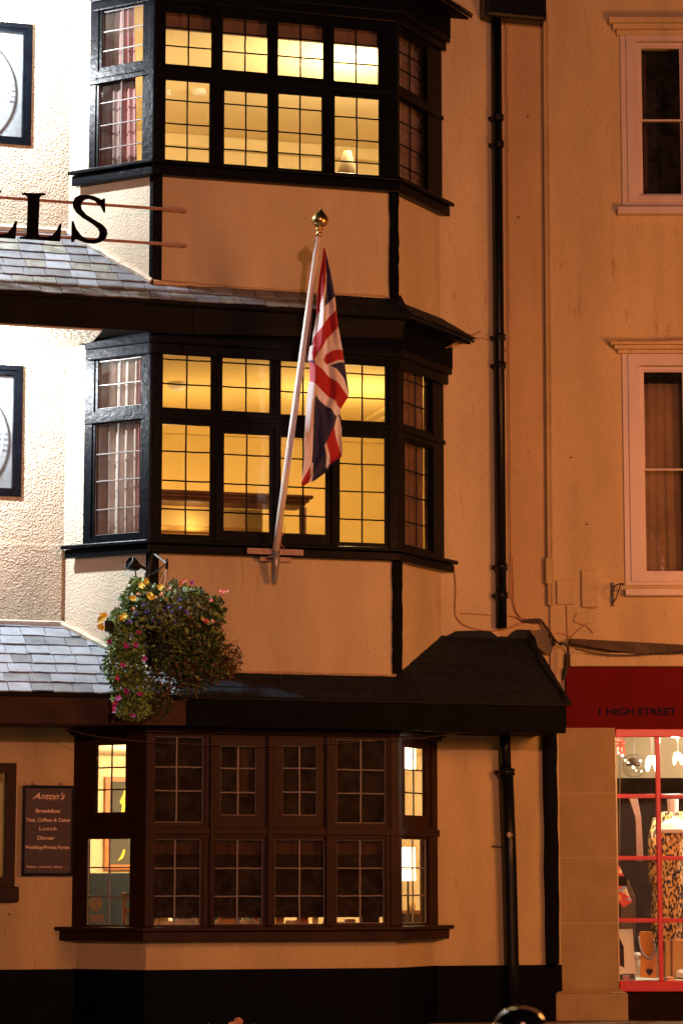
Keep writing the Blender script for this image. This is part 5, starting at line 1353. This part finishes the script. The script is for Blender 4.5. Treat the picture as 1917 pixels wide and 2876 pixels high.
# ------------------------------------------------------------------ lights
def point(name, loc, col, P, r=.1):
    l = bpy.data.lights.new(name, 'POINT'); l.color = col; l.energy = P; l.shadow_soft_size = r
    o = bpy.data.objects.new(name, l); o.location = loc; COL.objects.link(o); return o
def spot(name, loc, tgt, col, P, ang, r=.1, blend=.5):
    l = bpy.data.lights.new(name, 'SPOT'); l.color = col; l.energy = P; l.shadow_soft_size = r; l.spot_size = math.radians(ang); l.spot_blend = blend
    o = bpy.data.objects.new(name, l); o.location = loc; COL.objects.link(o)
    o.rotation_euler = (Vector(tgt)-Vector(loc)).to_track_quat('-Z','Y').to_euler(); return o
# sodium street lamp across the road, then an added soft fill
point('street_light_west', (-5.3, -45, 9.0), (1, .375, .24), 20500, .35)
point('low_warm_fill', (5.4, -6.2, 3.5), (1, .325, .075), 980, 1.0)  # low warm fill, added so the walls brighten towards the ground
# white floodlights just left of the picture, each with its fitting
for (z, tz, P, lab) in ((8.15, 7.2, 500, 'white wall floodlight under the top eaves, left of view'), (5.45, 4.5, 520, 'white wall floodlight under the first floor eaves, left of view')):
    L0 = Vector((-1.75, .22, z))
    spot('flood', L0, (-.6, .5, tz), (.92, .96, 1), P, 165, .06, .3)
    t = thing('floodlight', lab, 'floodlight', 'floodlights on the roughcast wall')
    mb = MB(); mb.box(L0.x-.28, L0.x-.12, L0.y-.1, L0.y+.1, z-.02, z+.12); mb.build('housing','iron',t,bevel=.01)
    mb = MB(); mb.tube([(L0.x-.2,L0.y,z+.05),(L0.x-.2,D-.001,z+.05)],.015,8); mb.build('arm','iron',t)
# room lamps
point('lamp_top', (2.1, 1.3, 7.95), (1, .80, .48), 150, .12)
point('lamp_top_left', (-.4, 2.4, 7.5), (1, .76, .42), 70, .12)
point('lamp_mid', (2.2, 1.7, 4.9), (1, .70, .31), 70, .12)
point('lamp_mid_left', (.6, 2.2, 4.6), (1, .66, .27), 46, .1)
q = FF.P(fc_(560,1450)[0], fc_(560,1462)[1], YC-.2); point('bed_lamp', q, (1, .7, .3), 2.2, .04)
q = FF.P(fc_(470,1450)[0], fc_(560,1462)[1], YC-.2); point('bed_lamp', q, (1, .7, .3), .7, .04)
point('lamp_low', (.9, 2.8, 2.1), (1, .76, .46), 260, .12)
point('lamp_low_right', (2.55, 1.6, 1.9), (1, .76, .42), 70, .08)
q = FB.P(sh0+.55, zsh1-.05, -.35); point('shop_spot_left', q, (1, .86, .68), 140, .04)
q = FB.P(sh0+1.3, zsh1-.1, -.4); point('shop_spot_right', q, (1, .86, .68), 140, .04)

w = bpy.data.worlds.new('World'); S.world = w; w.use_nodes = True; nt = w.node_tree
sky = nt.nodes.new('ShaderNodeTexSky'); sky.sky_type = 'NISHITA'; sky.sun_disc = False
sky.sun_elevation = math.radians(1.5); sky.sun_rotation = math.radians(200)
bg = nt.nodes['Background']; bg.inputs['Strength'].default_value = .005; nt.links.new(sky.outputs[0], bg.inputs['Color'])

S.view_settings.view_transform = 'Standard'; S.view_settings.look = 'None'; S.view_settings.gamma = 1; S.view_settings.exposure = 0
S.cycles.use_denoising = True
S.cycles.max_bounces = 8; S.cycles.transparent_max_bounces = 12; S.cycles.sample_clamp_indirect = 4
